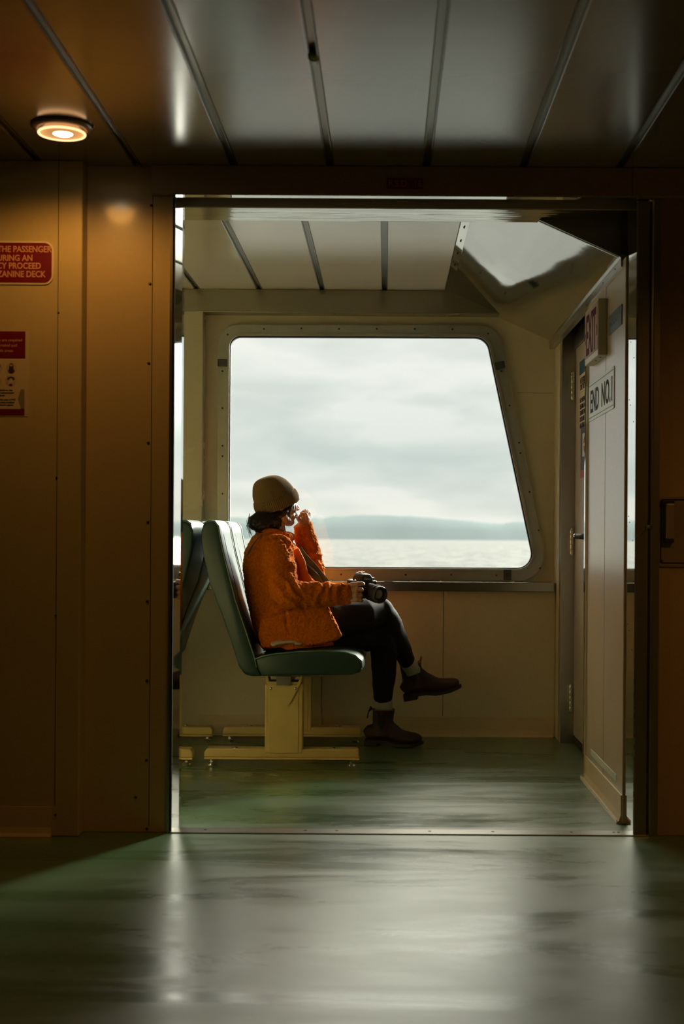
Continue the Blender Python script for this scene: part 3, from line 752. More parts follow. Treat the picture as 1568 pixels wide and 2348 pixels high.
for yc in (5.72, 6.38):
    xp0, xp1 = UX(607, 1640, 5.68), UX(694, 1640, 5.68)
    zt = UZ(650, 1568, 5.68)
    ped = mk('pedestal', box(xp0, xp1, yc-.04, yc+.04, .055, zt), 'beige_metal', bench, bevel=.006)
    mk('face_fold', box(xp0+.016, xp1-.016, yc-.0425, yc+.0425, .055, zt-.002), 'beige_metal', ped, bevel=.003)
    xb0, xb1 = UX(467, 1730, 5.68), UX(822, 1730, 5.68)
    mk('base_rail', join(prism([[(xb0+.012, .072), (xb1-.006, .072), (xb1, .062), (xb1, .036), (xb0, .036), (xb0, .056)]], XZ, yc-.035, yc+.035)), 'beige_metal', ped, bevel=.005)
    mk('base_rail_lip', box(xb0, xb1+.003, yc-.038, yc+.038, .027, .036), 'beige_metal', ped, bevel=.002)
    for xf in (xb0+.03, xb1-.03):
        mk('levelling_foot', join(cyl((xf, yc-.012, .0), (xf, yc-.012, .008), .020, .016), cyl((xf, yc-.012, .008), (xf, yc-.012, .03), .006), cyl((xf, yc-.012, .013), (xf, yc-.012, .019), .012, n=6)), 'chrome', ped, smooth=False, bevel=.001)
    for xf in (UX(538, 1718, 5.68), UX(766, 1718, 5.68)):
        mk('bolt', ell((xf, yc-.015, .072), (.011, .011, .006), nu=16), 'chrome', ped, smooth=True)
    zq = UZ(650, 1552, 5.68); xm = (xp0+xp1)/2
    br = [(xp0+.004, zq+.004), (xp0+.004, zt+.004), (xp0+.014, zt-.004), (xp1-.022, zt-.004), (xp1-.008, zt+.004), (xp1-.004, zq+.004), (xp1-.012, zq+.004), (xp1-.016, zt+.010), (xp0+.018, zt+.010), (xp0+.012, zq+.004)]
    bk = mk('seat_bracket', prism([br], XZ, yc-.046, yc+.046), 'beige_metal', bench, bevel=.003)
    gz = zt-.012
    mk('gusset_plate', prism([rpoly([(xp0+.016, gz+.008), (xm+.012, gz-.075), (xm+.022, gz-.075), (xp1-.022, gz-.005), (xp1-.022, gz+.008)], .006, 3)], XZ, yc-.050, yc-.045), 'beige_metal', bk, bevel=.0015)
    mk('gusset_web', prism([[(xm+.022, gz-.078), (xp1-.012, gz+.008), (xp1-.002, zq+.004), (xp1-.010, zq+.004)]], XZ, yc-.049, yc-.0455), 'beige_metal', bk)
    for xx in (xp0+.026, xp1-.030): mk('bolt', ell((xx, yc-.051, gz-.006), (.006, .004, .006), nu=12), 'chrome', bk, smooth=True)
    mk('under_rail', box(xm-.10, xm+.17, yc-.03, yc+.03, zq+.001, zq+.016), 'steel_dark', bench)
mk('under_rail', box(xm-.03, xm+.03, YN+.06, YFAR-.06, zt-.004, zq+.004), 'steel_dark', bench)
b2 = copy_tree(bench, loc=(-.785, 6.04, 0), rotz=pi, label='green vinyl bench seat facing away, its tall back against the occupied bench')
bench['group'] = b2['group'] = 'ferry benches set back to back'
# ------------------------------------------------------------------ the seated woman
def press(me, m=.013):
    """cloth and body stop at the surface of the cushions"""
    def inside(p, poly):
        c = False; j = len(poly)-1
        for i in range(len(poly)):
            (xi, zi), (xj, zj) = poly[i], poly[j]
            if (zi > p[1]) != (zj > p[1]) and p[0] < (xj-xi)*(p[1]-zi)/(zj-zi)+xi: c = not c
            j = i
        return c
    polys = []
    for pr_, k0, k1 in ((back_prof, 2, 12), (seat_prof, 0, 9)):
        c = V((sum(p[0] for p in pr_)/len(pr_), sum(p[1] for p in pr_)/len(pr_)))
        ex = [tuple(V(p) + (V(p)-c).normalized()*m) for p in pr_]
        polys.append((ex, list(zip(ex[k0:k1], ex[k0+1:k1+1])), min(p[0] for p in ex), max(p[0] for p in ex), min(p[1] for p in ex), max(p[1] for p in ex)))
    for _ in range(2):
        for v in me.vertices:
            if v.co.y < YN-.01: continue
            for ex, edges, x0, x1, z0, z1 in polys:
                x, z = v.co.x, v.co.z
                if not (x0 < x < x1 and z0 < z < z1) or not inside((x, z), ex): continue
                best = None
                for (ax, az), (bx_, bz) in edges:
                    ux, uz = bx_-ax, bz-az; t = max(0, min(1, ((x-ax)*ux+(z-az)*uz)/(ux*ux+uz*uz)))
                    qx, qz = ax+ux*t, az+uz*t; d = (x-qx)**2+(z-qz)**2
                    if best is None or d < best[0]: best = (d, qx, qz)
                v.co.x, v.co.z = best[1]+.0005, best[2]+.0005
    return me
DW = 5.86
root = empty('person', J(650, 1490, 5.84), 'woman in orange fleece jacket and tan beanie seated with hand at chin', 'person')
# head frame: f forward, r her right, u up
az = radians(33)
fw = V((cos(az), sin(az), -.02)).normalized(); up = V((0, 0, 1)); up = (up - fw*up.dot(fw)).normalized(); rt = fw.cross(up)
HC = J(633, 1147, DW)
def HP(f, r, u): return HC + fw*f + rt*r + up*u
HX = (fw, rt, up)
g = [ell(HP(.000, 0, .016), (.082, .070, .084), HX, 32, 20),
     ell(HP(.030, 0, -.020), (.060, .060, .070), HX), ell(HP(.022, 0, -.055), (.058, .050, .048), HX),
     ell(HP(.066, 0, -.092), (.024, .026, .019), HX),                                  # chin
     ell(HP(.060, 0, -.068), (.034, .032, .028), HX),
     loft([HP(-.005, .056, -.045), HP(.012, .052, -.078), HP(.068, .014, -.098)], [.018, .017, .013], hint=up, n=12),
     loft([HP(-.005, -.056, -.045), HP(.012, -.052, -.078), HP(.068, -.014, -.098)], [.018, .017, .013], hint=up, n=12),
     ell(HP(.052, .036, -.030), (.032, .024, .030), HX), ell(HP(.052, -.036, -.030), (.032, .024, .030), HX),   # cheeks
     ell(HP(.070, 0, .022), (.022, .045, .016), HX),                                   # brow
     loft([HP(.084, 0, .008), HP(.096, 0, -.012), HP(.109, 0, -.032)], [.0065, .007, .008], [.006, .0065, .0075], hint=fw, n=12),
     ell(HP(.109, 0, -.033), (.009, .0085, .0075), HX), ell(HP(.101, .009, -.0365), (.008, .0055, .006), HX), ell(HP(.101, -.009, -.0365), (.008, .0055, .006), HX),
     ell(HP(.087, 0, -.060), (.011, .020, .007), HX), ell(HP(.085, 0, -.071), (.011, .018, .008), HX),          # lips
     ell(HP(-.012, .072, -.022), (.016, .008, .028), HX), ell(HP(-.012, -.072, -.022), (.016, .008, .028), HX)]  # ears
# neck, then a slim torso and limbs under the clothes so that the body is one surface
NB = J(632, 1236, 5.87)
g.append(loft([HP(-.010, 0, -.030), HP(-.012, 0, -.085), NB, NB+V((-.02, 0, -.08))], [.050, .047, .050, .07], [.048, .047, .056, .09], hint=(1, 0, 0), n=20))
PEL = J(645, 1452, 5.86); CH = J(640, 1320, 5.86)
g.append(loft([PEL+V((0, 0, .0)), J(650, 1390, 5.86), CH, NB+V((-.01, 0, -.05))], [.10, .095, .10, .06], [.13, .12, .14, .09], hint=(1, 0, 0), n=20))
SHR, SHL = J(640, 1262, 5.70), J(640, 1262, 6.03)
ELR, ELL_ = J(648, 1366, 5.63), J(714, 1338, 6.08)
WRR, WRL = J(792, 1361, 5.67), J(696, 1207, 5.96)
g += [loft([SHR+V((0, .05, .0)), ELR, WRR], [.035, .032, .025], n=14), loft([SHL+V((0, -.05, 0)), ELL_, WRL], [.035, .032, .024], n=14),
      ell(ELR, .034), ell(ELL_, .034)]
# crossing (right) leg and planted (left) leg
HPR, HPL = PEL+V((.03, -.09, -.01)), PEL+V((.03, .09, -.03))
KNR, KNL = J(872, 1398, 6.00), J(872, 1458, 6.06)
ANR, ANL = J(934, 1528, 6.30), J(880, 1612, 6.26)
g += [loft([HPR, J(760, 1424, 5.84), J(835, 1408, 5.93), KNR], [.06, .055, .05, .04], n=16), loft([KNR, J(892, 1430, 6.07), J(915, 1480, 6.20), J(936, 1520, 6.29), J(946, 1545, 6.30), J(985, 1578, 6.31)], [.036, .038, .034, .028, .028, .02], n=16), ell(KNR, .04),
      loft([HPL, J(760, 1458, 6.0), J(840, 1462, 6.05), KNL], [.05, .045, .04, .035], n=16), loft([KNL, J(880, 1500, 6.14), J(880, 1545, 6.20), J(878, 1602, 6.26), J(879, 1650, 6.26), J(905, 1688, 6.25)], [.034, .038, .034, .028, .03, .02], n=16), ell(KNL, .035)]
# ---- hands
def finger(pts, r0, r1, n=10):
    k = len(pts); rs = [r0+(r1-r0)*i/(k-1) for i in range(k)]
    return [loft(pts, rs, n=n), ell(pts[-1], r1, nu=10, nv=8)] + [ell(p, r*1.06, nu=10, nv=8) for p, r in zip(pts[:-1], rs)]
# right hand wraps the camera grip: back of the hand towards the lens side
HD = 5.635
kn = [(806, 1341), (804, 1353), (803, 1365), (804, 1376)]
tip = [(830, 1338), (828, 1352), (826, 1364.5), (826, 1376)]
palm0 = J(797, 1360, 5.665)
g.append(ell(J(803, 1359, 5.657), (.027, .018, .040), (V((1, .1, 0)), V((-.1, 1, 0)), V((0, 0, 1))), 20, 14))
g.append(loft([WRR, J(797, 1360, 5.665), J(803, 1358, 5.655)], [.026, .032, .036], [.020, .018, .016], hint=(0, 0, 1), n=16))
for (kx, ky), (tx, ty) in zip(kn, tip):
    a = J(kx, ky, 5.643); b = J((kx+tx)/2+2, (ky+ty)/2-.5, 5.628); c = J(tx, ty, 5.633); d = J(tx+2.5, ty+1, 5.66)
    g += finger([a, b, c, d], .0102, .0084)
g += finger([J(797, 1350, 5.675), J(800, 1341, 5.70), J(808, 1336, 5.72)], .011, .009)      # thumb behind
# left hand: loose fist at the mouth
LH = J(698, 1191, 5.965)
g.append(loft([WRL, J(698, 1200, 5.965), J(702, 1186, 5.965)], [.022, .026, .020], [.020, .032, .032], hint=(1, 0, 0), n=16))
g.append(ell(J(699, 1187, 5.962), (.018, .033, .019), nu=16, nv=12))
FT = [((704, 1188), (701.5, 1179.5), (693, 1178), (688, 1183)), ((705, 1187), (704, 1176.5), (696, 1173.5), (690.5, 1177)), ((706, 1186), (706.5, 1175.5), (700, 1171.5), (695, 1173)), ((707, 1186), (708.5, 1177), (704.5, 1172), (700, 1171))]
for ft_, dd in zip(FT, (5.926, 5.947, 5.968, 5.988)):
    g += finger([J(x, y, dd) for x, y in ft_], .0090, .0068)
g += finger([J(696, 1199, 5.945), J(688, 1195, 5.93), J(682.5, 1188, 5.928)], .0115, .0088)
g.append(ell(J(811, 1360, 5.645), (.016, .012, .036), (V((1, .1, 0)), V((-.1, 1, 0)), V((0, 0, 1))), 18, 12))
body = press(remesh(join(*g), .0026, 2, .5, 'body'), .016)
bo = mk('body', None, 'skin', root, mesh=body, label='fair skin of the face, neck and hands')
# eyes, lashes, lips
for s in (1, -1):
    e = mk('eye', ell(HP(.0755, .030*s, -.0005), .0125, HX), 'eye_white', root, smooth=True)
    mk('iris', ell(HP(.0855, .031*s, -.0005), (.004, .0055, .0055), HX), 'eye_dark', e, smooth=True)
    lash = [loft([HP(.083, .030*s+.011*t, .0075-.003*t*t), HP(.095, .030*s+.0125*t, .010-.003*t*t)], [.0011, .0004], n=6) for t in (-1, -.6, -.2, .2, .6, 1)]
    lash.append(loft([HP(.0835-.006*t*t, .030*s+.013*t, .0078-.004*t*t) for t in (-1, -.5, 0, .5, 1)], .0016, n=6))
    mk('eyelashes', join(*lash), 'hair', e)
    mk('eyebrow', loft([HP(.088-.012*t*t, .031*s+.018*t, .024-.003*t*t) for t in (-1, -.5, 0, .5, 1)], [.0015, .003, .0034, .003, .0012], [.001]*5, hint=(0, 0, 1), n=8), 'hair', root)
mk('lips', join(ell(HP(.0965, 0, -.0605), (.004, .017, .0048), HX), ell(HP(.0945, 0, -.0695), (.0045, .015, .0055), HX)), 'lip', root, smooth=True)
# ---- hair
g = [ell(HP(-.024, 0, -.030), (.066, .068, .062), HX, 32, 20), ell(HP(-.050, 0, -.066), (.044, .050, .036), HX),
     ell(HP(.000, .062, -.030), (.032, .014, .046), HX), ell(HP(.000, -.062, -.030), (.032, .014, .046), HX),
     ell(HP(.040, .058, -.004), (.022, .012, .022), HX)]
BUN = J(603, 1197, 5.82)
g += [ell(BUN, (.050, .045, .046), nu=24, nv=16), ell(J(583, 1197, 5.82), (.028, .034, .032)), ell(J(622, 1190, 5.83), (.05, .045, .036)), ell(J(630, 1204, 5.83), (.030, .035, .024))]
def strand_noise(me, amp, sc, cen):
    for v in me.vertices:
        p = v.co; d = (p-cen).normalized()
        v.co = p + d*(amp*noise.noise(V((p.x*sc*.4, p.y*sc, p.z*sc*1.6))) + amp*.6*noise.noise(V((p.x*sc*1.1, p.y*sc*2, p.z*sc*3.6))))
hm = remesh(join(*g), .0035, 4, .5, 'hair'); strand_noise(hm, .006, 55, HC)
hair = mk('hair', None, 'hair', root, mesh=hm, label='dark brown hair gathered in a low loose bun')
st = []
rnd = random.Random(5)
def strand(pts, r=.0007, jit=.003):
    pts = [V(p)+V([rnd.uniform(-jit, jit) for _ in range(3)]) for p in pts]
    out = []
    for i in range(len(pts)-1):           # Catmull-Rom
        p0, p1, p2, p3 = pts[max(i-1, 0)], pts[i], pts[i+1], pts[min(i+2, len(pts)-1)]
        for k in range(5):
            t = k/5; out.append(.5*((2*p1)+(p2-p0)*t+(2*p0-5*p1+4*p2-p3)*t*t+(3*p1-p0-3*p2+p3)*t**3))
    out.append(pts[-1]); n = len(out)
    st.append(loft(out, [r*(1-.7*i/n) for i in range(n)], n=5))
for i in range(260):      # sweeping from under the hat back to the bun
    t = rnd.random(); a = J(598+72*t, 1177-17*t+rnd.uniform(-2, 3), 5.782+.03*t*t)
    b = J(585+40*rnd.random(), 1182+rnd.uniform(-8, 18), 5.772+rnd.uniform(0, .01))
    c = J(575+22*rnd.random(), 1196+rnd.uniform(-18, 22), 5.785+rnd.uniform(0, .03))
    strand([a, (a+b)/2+V((0, -.004, -.004)), b, c], .0007, .002)
for i in range(160):       # locks around the bun
    a0 = rnd.uniform(0, 2*pi); pts = [BUN+V((.052*cos(a0+q*.8)*rnd.uniform(.85, 1.05), -.03+.01*q, .047*sin(a0+q*.8)*rnd.uniform(.85, 1.05))) for q in range(4)]
    strand(pts, .0007, .003)
for i in range(26):       # face-framing wisps over the cheek
    t = rnd.random(); a = HP(.058+.012*t, .058-.012*t, .004); x = rnd.uniform(-4, 4)
    b = J(664+x, 1172, 5.775); c = J(663+x*1.2, 1190, 5.775); d = J(661+x*1.6, 1206+rnd.uniform(-4, 5), 5.778)
    if i % 3 == 0: b, c, d = J(673+x*.6, 1168, 5.79), J(680+x*.5, 1180, 5.81), J(684+x*.5, 1196+x, 5.83)
    strand([a, b, c, d], .0008, .0012)
for i in range(18):       # loose ends at the nape and chest
    a = J(634+rnd.uniform(-5, 5), 1203, 5.80); strand([a, J(640, 1214, 5.79), J(650+rnd.uniform(-3, 4), 1217+rnd.uniform(-2, 4), 5.80), J(660+rnd.uniform(-6, 6), 1226+rnd.uniform(-6, 8), 5.82)], .0007, .001)
for i in range(22):
    strand([J(572, 1192+rnd.uniform(-18, 10), 5.81), J(567+rnd.uniform(-2, 3), 1202+rnd.uniform(-10, 8), 5.81), J(569+rnd.uniform(-2, 6), 1218+rnd.uniform(-6, 6), 5.815), J(574+rnd.uniform(-4, 8), 1228+rnd.uniform(-6, 4), 5.82)], .0007, .0012)
mk('hair_strands', join(*st), 'hair', hair, smooth=True)
# ---- beanie
tl = radians(23)
hu = (up*cos(tl) - fw*sin(tl)).normalized(); hf = (fw - hu*fw.dot(hu)).normalized(); hr = hu.cross(hf)
RC = J(636.5, 1159, DW)          # centre of the rim
def knit(prof, ribs, depth, nseg, wob=0):
    vs, fs = [], []
    for i, (t, rf, rr) in enumerate(prof):
        for j in range(nseg):
            a = 2*pi*j/nseg; e = 1 + depth*abs(sin(a*ribs/2)) * min(1, rf/.05)
            e += wob*(noise.noise(V((cos(a)*2.2, sin(a)*2.2, t*22)))) 
            vs.append(RC + hu*t + hf*(cos(a)*rf*e - 1.6*max(0, t-.03)**2) + hr*(sin(a)*rr*e))
    n = len(prof)
    for i in range(n-1):
        for j in range(nseg): fs.append((i*nseg+j, i*nseg+(j+1) % nseg, (i+1)*nseg+(j+1) % nseg, (i+1)*nseg+j))
    return vs, fs
prof = []
for i in range(40):
    s = i/39; a = s*pi/2
    t = .012 + .124*sin(a)**1.0; r = cos(a)**.70 if s < 1 else 0
    prof.append((t - (.012*(1-min(1, s*8))), max(.0005, .094*r+.0005), max(.0005, .082*r+.0005)))
bn = mk('beanie', knit(prof, 74, .022, 444, .035), 'hat', root, smooth=True, label='tan ribbed knit beanie')
bn.modifiers.new('solid', 'SOLIDIFY').thickness = .003
cuff = []
for i in range(18):
    s = i/17; bulge = .006*sin(pi*s)
    cuff.append((-.008+.052*s, .0955+bulge, .0835+bulge))
cuff = [(-.004, .088, .077)] + cuff + [(.042, .089, .078)]
mk('cuff', knit(cuff, 74, .03, 444, .012), 'hat', bn, smooth=True)
# ---- jacket
def ring(px0, px1, py, Dc=5.865, hw=.17):
    a, b = J(px0, py, Dc), J(px1, py, Dc); return (a+b)/2, (b-a).length/2, hw
rings = [ring(596, 664, 1224, 5.87, .085), ring(580, 672, 1238, 5.87, .145), ring(561, 686, 1262, 5.865, .178), ring(556, 702, 1290, 5.865, .185), ring(558, 716, 1320, 5.86, .18), ring(564, 732, 1355, 5.86, .175),
         ring(572, 748, 1390, 5.86, .18), ring(578, 762, 1420, 5.86, .19), ring(584, 770, 1448, 5.855, .20), ring(590, 768, 1468, 5.855, .20), ring(597, 744, 1485, 5.855, .195)]
g = [loft([r[0] for r in rings], [r[1] for r in rings], [r[2] for r in rings], hint=(1, 0, 0), n=36)]
# front panel of the open jacket lying over the hip, with its squared corner
hem = [(598, 1420), (700, 1385), (752, 1388), (768, 1424), (783, 1457), (770, 1468), (740, 1477), (680, 1484), (600, 1486), (592, 1460)]
for d0, d1 in ((5.665, 5.72), (5.655, 5.70)):
    sc = 1 if d0 > 5.66 else .94
    cx_, cy_ = 690, 1440
    g.append(prism([[(cx_+(x-cx_)*sc, cy_+(y-cy_)*sc) for x, y in hem]], lambda a, b, w: J(a, b, d0+(d1-d0)*w) if True else 0))
def fold_limb(p0, p1, p2, r, nf, amp, n=22, seed=0):
    """sleeve along two bones with gathered rings near the elbow"""
    pts, rs = [], []
    for i in range(28):
        s = i/27; a, b = (p0, p1) if s < .5 else (p1, p2); t = s*2 if s < .5 else s*2-1
        p = a.lerp(b, t)
        if .38 < s < .62:           # round the bend
            q0, q2 = p0.lerp(p1, .76), p1.lerp(p2, .24); t2 = (s-.38)/.24
            p = (q0*(1-t2)**2 + p1*2*t2*(1-t2) + q2*t2*t2)
        pts.append(p)
        k = min(int(s*(len(r)-1)), len(r)-2); f = s*(len(r)-1)-k
        rs.append((r[k]*(1-f)+r[k+1]*f) * (1 + amp*sin(s*nf*2*pi+seed)*(.4+.6*math.exp(-((s-.55)/.3)**2))))
    return loft(pts, rs, n=n)
g.append(fold_limb(J(638, 1262, 5.715), J(652, 1366, 5.625), J(803, 1361, 5.665), [.062, .066, .064, .060, .064, .058, .054, .050, .042], 6, .045))
g.append(ell(J(632, 1254, 5.73), (.072, .06, .055)))
g.append(ell(J(632, 1250, 6.0), (.07, .06, .05)))
g.append(loft([J(640, 1255, 6.02), J(690, 1310, 6.07), J(718, 1335, 6.07)], [.06, .055, .05], n=20))
g.append(fold_limb(J(716, 1345, 6.06), J(716, 1290, 6.02), J(693, 1202, 5.965), [.052, .056, .056, .052, .052, .046, .043], 5, .05))
g.append(ell(J(716, 1336, 6.06), .052))
# collar
col = []
for i in range(20):
    a = 2*pi*i/20; col.append(NB + V((.066*cos(a)-.004, .078*sin(a), .024+.016*(-cos(a))*.9)))
g.append(loft(col, .020, n=12, closed=True))
FOLDS = [(J(672, 1352, 5.60), V((.75, 0, .66)).normalized(), .085, 78), (J(725, 1345, 5.60), V((1, 0, .15)).normalized(), .07, 70), (J(775, 1348, 5.62), V((1, 0, -.1)).normalized(), .05, 75),
         (J(720, 1290, 5.98), V((.45, 0, .9)).normalized(), .09, 66), (J(676, 1262, 5.68), V((.8, 0, -.5)).normalized(), .05, 60)]
SEAMS = []
for pl_ in ([(570, 1262), (582, 1258), (592, 1256), (602, 1246), (616, 1234), (634, 1230), (650, 1236), (664, 1252), (672, 1272)], [(655, 1400), (657, 1425), (662, 1448)], [(598, 1260), (590, 1290), (588, 1330)]):
    q_ = [J(x, y, 5.68) for x, y in pl_]
    SEAMS += [(a.x, a.z, b.x, b.z) for a, b in zip(q_[:-1], q_[1:])]
def fleece(me, amp=.0034):
    me.update(); nn = [v.normal.copy() for v in me.vertices]
    for v, nv in zip(me.vertices, nn):
        p = v.co.copy()
        d = amp*noise.noise(p*125) + amp*.8*noise.noise(p*230) + .004*noise.noise(p*16) + .003*noise.noise(V((p.x*30, p.y*30, p.z*12)))
        if p.y < 5.80:                           # stitched seams pull the pile in
            for (ax0, az0, ax1, az1) in SEAMS:
                ux, uz = ax1-ax0, az1-az0; t = max(0, min(1, ((p.x-ax0)*ux+(p.z-az0)*uz)/(ux*ux+uz*uz)))
                q = sqrt((p.x-ax0-ux*t)**2+(p.z-az0-uz*t)**2)
                if q < .011: d -= .009*(1-q/.011)
        for c, ax_, r, n_ in FOLDS:              # gathered cloth: ridges across the limb, fading away from the bend
            e = math.exp(-((p-c).length/r)**2)
            if e > .03:
                q = (p-c).dot(ax_)*n_ + 2.2*noise.noise(p*14)
                d += e*.015*(1-abs(sin(q)))**1.0 - e*.008
        v.co = p + nv*d
jm = remesh(join(*g), .0036, 6, .5, 'jacket')
fleece(jm); press(jm)
jk = mk('jacket', None, 'fleece', root, mesh=jm, label='burnt orange sherpa fleece jacket')
def ribbon(pts, w, th, hint, m, name, par, **k):
    return mk(name, loft(pts, [w]*len(pts), [th]*len(pts), hint=hint, n=12), m, par, smooth=True, **k)
# smooth orange placket facing that turns out at the front
ribbon([J(676, 1262, 5.76), J(690, 1290, 5.735), J(697, 1320, 5.72), J(712, 1350, 5.70)], .020, .006, (1, -.3, .2), 'lining', 'front_facing', jk, label='smooth orange inner facing at the zip')
mk('button', ell(J(661, 1408, 5.655), (.004, .003, .004), nu=12, nv=8), 'bright_screw', jk, smooth=True)
mk('button', ell(J(757, 1419, 5.685), (.003, .003, .003), nu=12, nv=8), 'bright_screw', jk, smooth=True)
# cream shirt tail on the seat
g = [ell(J(640, 1474, 5.655), (.035, .02, .010)), ell(J(665, 1472, 5.655), (.030, .02, .008)), ell(J(628, 1477, 5.65), (.015, .016, .010)), ell(J(684, 1476, 5.66), (.022, .02, .007))]
tm = remesh(join(*g), .003, 2, .5, 'tail'); strand_noise(tm, .004, 60, J(650, 1480, 5.7)); press(tm)
mk('shirt_tail', None, 'cream_cloth', root, mesh=tm, label='cream cloth hem bunched on the seat')
# ---- jeans
g = []
SEATZ = UZ(700, 1486, 5.75)
g.append(ell(PEL+V((.02, 0, -.01)), (.13, .175, .088), nu=28, nv=18))
g.append(loft([HPR+V((0, 0, -.005)), J(760, 1424, 5.84), J(835, 1408, 5.93), KNR+V((-.01, 0, -.004))], [.094, .088, .074, .060], [.095, .085, .07, .058], hint=(0, 0, 1), n=24))
g.append(ell(KNR+V((-.004, 0, -.004)), (.062, .056, .060)))
g.append(loft([KNR, J(892, 1430, 6.07), J(915, 1480, 6.20), J(936, 1520, 6.29)], [.058, .058, .050, .036], [.054, .058, .052, .037], hint=(1, 0, 0), n=22))
g.append(loft([HPL, J(760, 1458, 6.0), J(840, 1462, 6.05), KNL+V((-.006, 0, -.004))], [.080, .070, .062, .056], [.09, .08, .066, .056], hint=(0, 0, 1), n=24))
g.append(loft([HPR+V((.02, .03, -.02)), J(780, 1462, 5.92), J(850, 1462, 6.02)], [.075, .062, .050], [.09, .07, .05], hint=(0, 0, 1), n=20))
g.append(ell(KNL+V((-.004, 0, 0)), (.060, .056, .058)))
g.append(loft([KNL, J(880, 1500, 6.14), J(880, 1545, 6.20), J(878, 1602, 6.26)], [.058, .061, .056, .044], [.056, .06, .055, .043], hint=(1, 0, 0), n=22))
dm = remesh(join(*g), .0055, 5, .5, 'jeans')
nn = [v.normal.copy() for v in dm.vertices]
for v, nv in zip(dm.vertices, nn):
    p = v.co.copy(); v.co = p + nv*(.003*noise.noise(V((p.x*14, p.y*14, p.z*30))))
press(dm)
mk('trousers', None, 'denim', root, mesh=dm, label='black skinny trousers')
# ---- socks
s1 = mk('sock', loft([J(878, 1590, 6.255), J(878, 1603, 6.26), J(879, 1614, 6.26), J(880, 1632, 6.26)], [.040, .0405, .0415, .040], n=28, hint=(1, 0, 0)), 'sock', root, smooth=True)
s2 = mk('sock', loft([J(928, 1508, 6.27), J(938, 1521, 6.29), J(943, 1532, 6.30), J(948, 1546, 6.30)], [.038, .0405, .0415, .040], n=28, hint=(1, 0, .6)), 'sock', root, smooth=True)
# ---- boots, built along the foot and then turned into place
def boot(ankle, toe_dir, up_dir, name_label, off=0.0):
    """local frame: x to the toe, z up the shaft, origin under the ankle at sole level"""
    x = V(toe_dir).normalized(); z = V(up_dir); z = (z - x*z.dot(x)).normalized(); y = z.cross(x)
    def P(a, b, c): return ankle + x*a + y*b + z*c
    g = []
    sh = [(0, .030, .052, .047), (-.002, .070, .051, .045), (-.004, .105, .048, .044), (-.002, .135, .050, .046), (-.001, .152, .0515, .047)]
    g.append(loft([P(a+off, 0, c) for a, c, _, _ in sh], [r for _, _, r, _ in sh], [q for _, _, _, q in sh], hint=x, n=28))
    ft = [(-.062, .030, .028, .028), (-.048, .040, .038, .034), (-.010, .046, .044, .038), (.035, .048, .046, .038), (.070, .040, .040, .040), (.105, .029, .034, .045), (.140, .025, .031, .047), (.170, .024, .028, .042), (.190, .023, .022, .030), (.200, .022, .014, .016)]
    g.append(loft([P(a, 0, c) for a, c, _, _ in ft], [r for _, _, r, _ in ft], [q for _, _, _, q in ft], hint=z, n=28))
    g.append(loft([P(.02, 0, .115), P(.045, 0, .078), P(.085, 0, .058)], [.022, .026, .018], [.030, .032, .034], hint=z, n=18))
    me = remesh(join(*g), .004, 4, .5, 'boot')
    b = mk('boot', None, 'boot', root, mesh=me, label=name_label)
    def outline(s):
        o = []
        for a, w in ((-.066, .012), (-.060, .026), (-.045, .035), (-.01, .037), (.04, .033), (.08, .040), (.12, .048), (.16, .046), (.188, .034), (.204, .015)): o.append((a*s, w*s))
        return o + [(a, -w) for a, w in reversed(o)]
    mk('sole', prism([outline(1.02)], lambda a, bb, w: P(a, bb, .002+.014*w - .015*max(0, min(1, (a-.01)/.07)) + max(0, a-.12)**2*1.8)), 'sole', b, bevel=.003)
    mk('heel', prism([[(-.066, -.034), (-.066, .034), (-.002, .036), (-.002, -.036)]], lambda a, bb, w: P(a, bb, -.016+.026*w)), 'sole', b, bevel=.003)
    for s in (1, -1):
        pan = [P(off+-.018, s*.046, .150), P(off+.026, s*.0445, .150), P(off+.022, s*.047, .10), P(off+.006, s*.045, .060), P(off+-.006, s*.045, .060), P(off+-.016, s*.046, .10)]
        vs = [p for p in pan] + [p - y*(s*.012) for p in pan]; n = 6
        mk('elastic_panel', (vs, [tuple(range(n)), tuple(range(2*n-1, n-1, -1))] + [(i, (i+1) % n, n+(i+1) % n, n+i) for i in range(n)]), 'elastic', b, bevel=.002)
    mk('collar_rim', loft([P(off+.0505*cos(t*pi/14)-.001, .047*sin(t*pi/14), .153) for t in range(28)], .0026, n=8, closed=True), 'boot_lining', b, smooth=True)
    return P, b
# planted boot: sole flat on the deck
bx = J(870, 1700, 6.26); bx.z = .016
P1, b1 = boot(bx, (1, -.30, 0), (0, 0, 1), 'brown suede ankle boot planted on the floor', .020)
mk('pull_tab', loft([P1(-.030, 0, .150), P1(-.042, 0, .158), P1(-.054, 0, .140), P1(-.060, 0, .110)], [.0025]*4, [.011, .011, .011, .010], hint=(1, 0, .3), n=10), 'elastic', b1, smooth=True)
an = J(958, 1594, 6.31)
tdir = V((.97, -.10, .19)); P2, b2_ = boot(an, tdir, (-.16, 0, 1), 'brown suede ankle boot lifted in the air', -.006)
mk('pull_tab', loft([P2(.036, 0, .138), P2(.042, 0, .158), P2(.048, 0, .172), P2(.050, 0, .177)], [.005, .006, .005, .002], [.018, .019, .016, .008], hint=(1, 0, 0), n=10), 'boot_lining', b2_, smooth=True, label='tan leather pull tab')
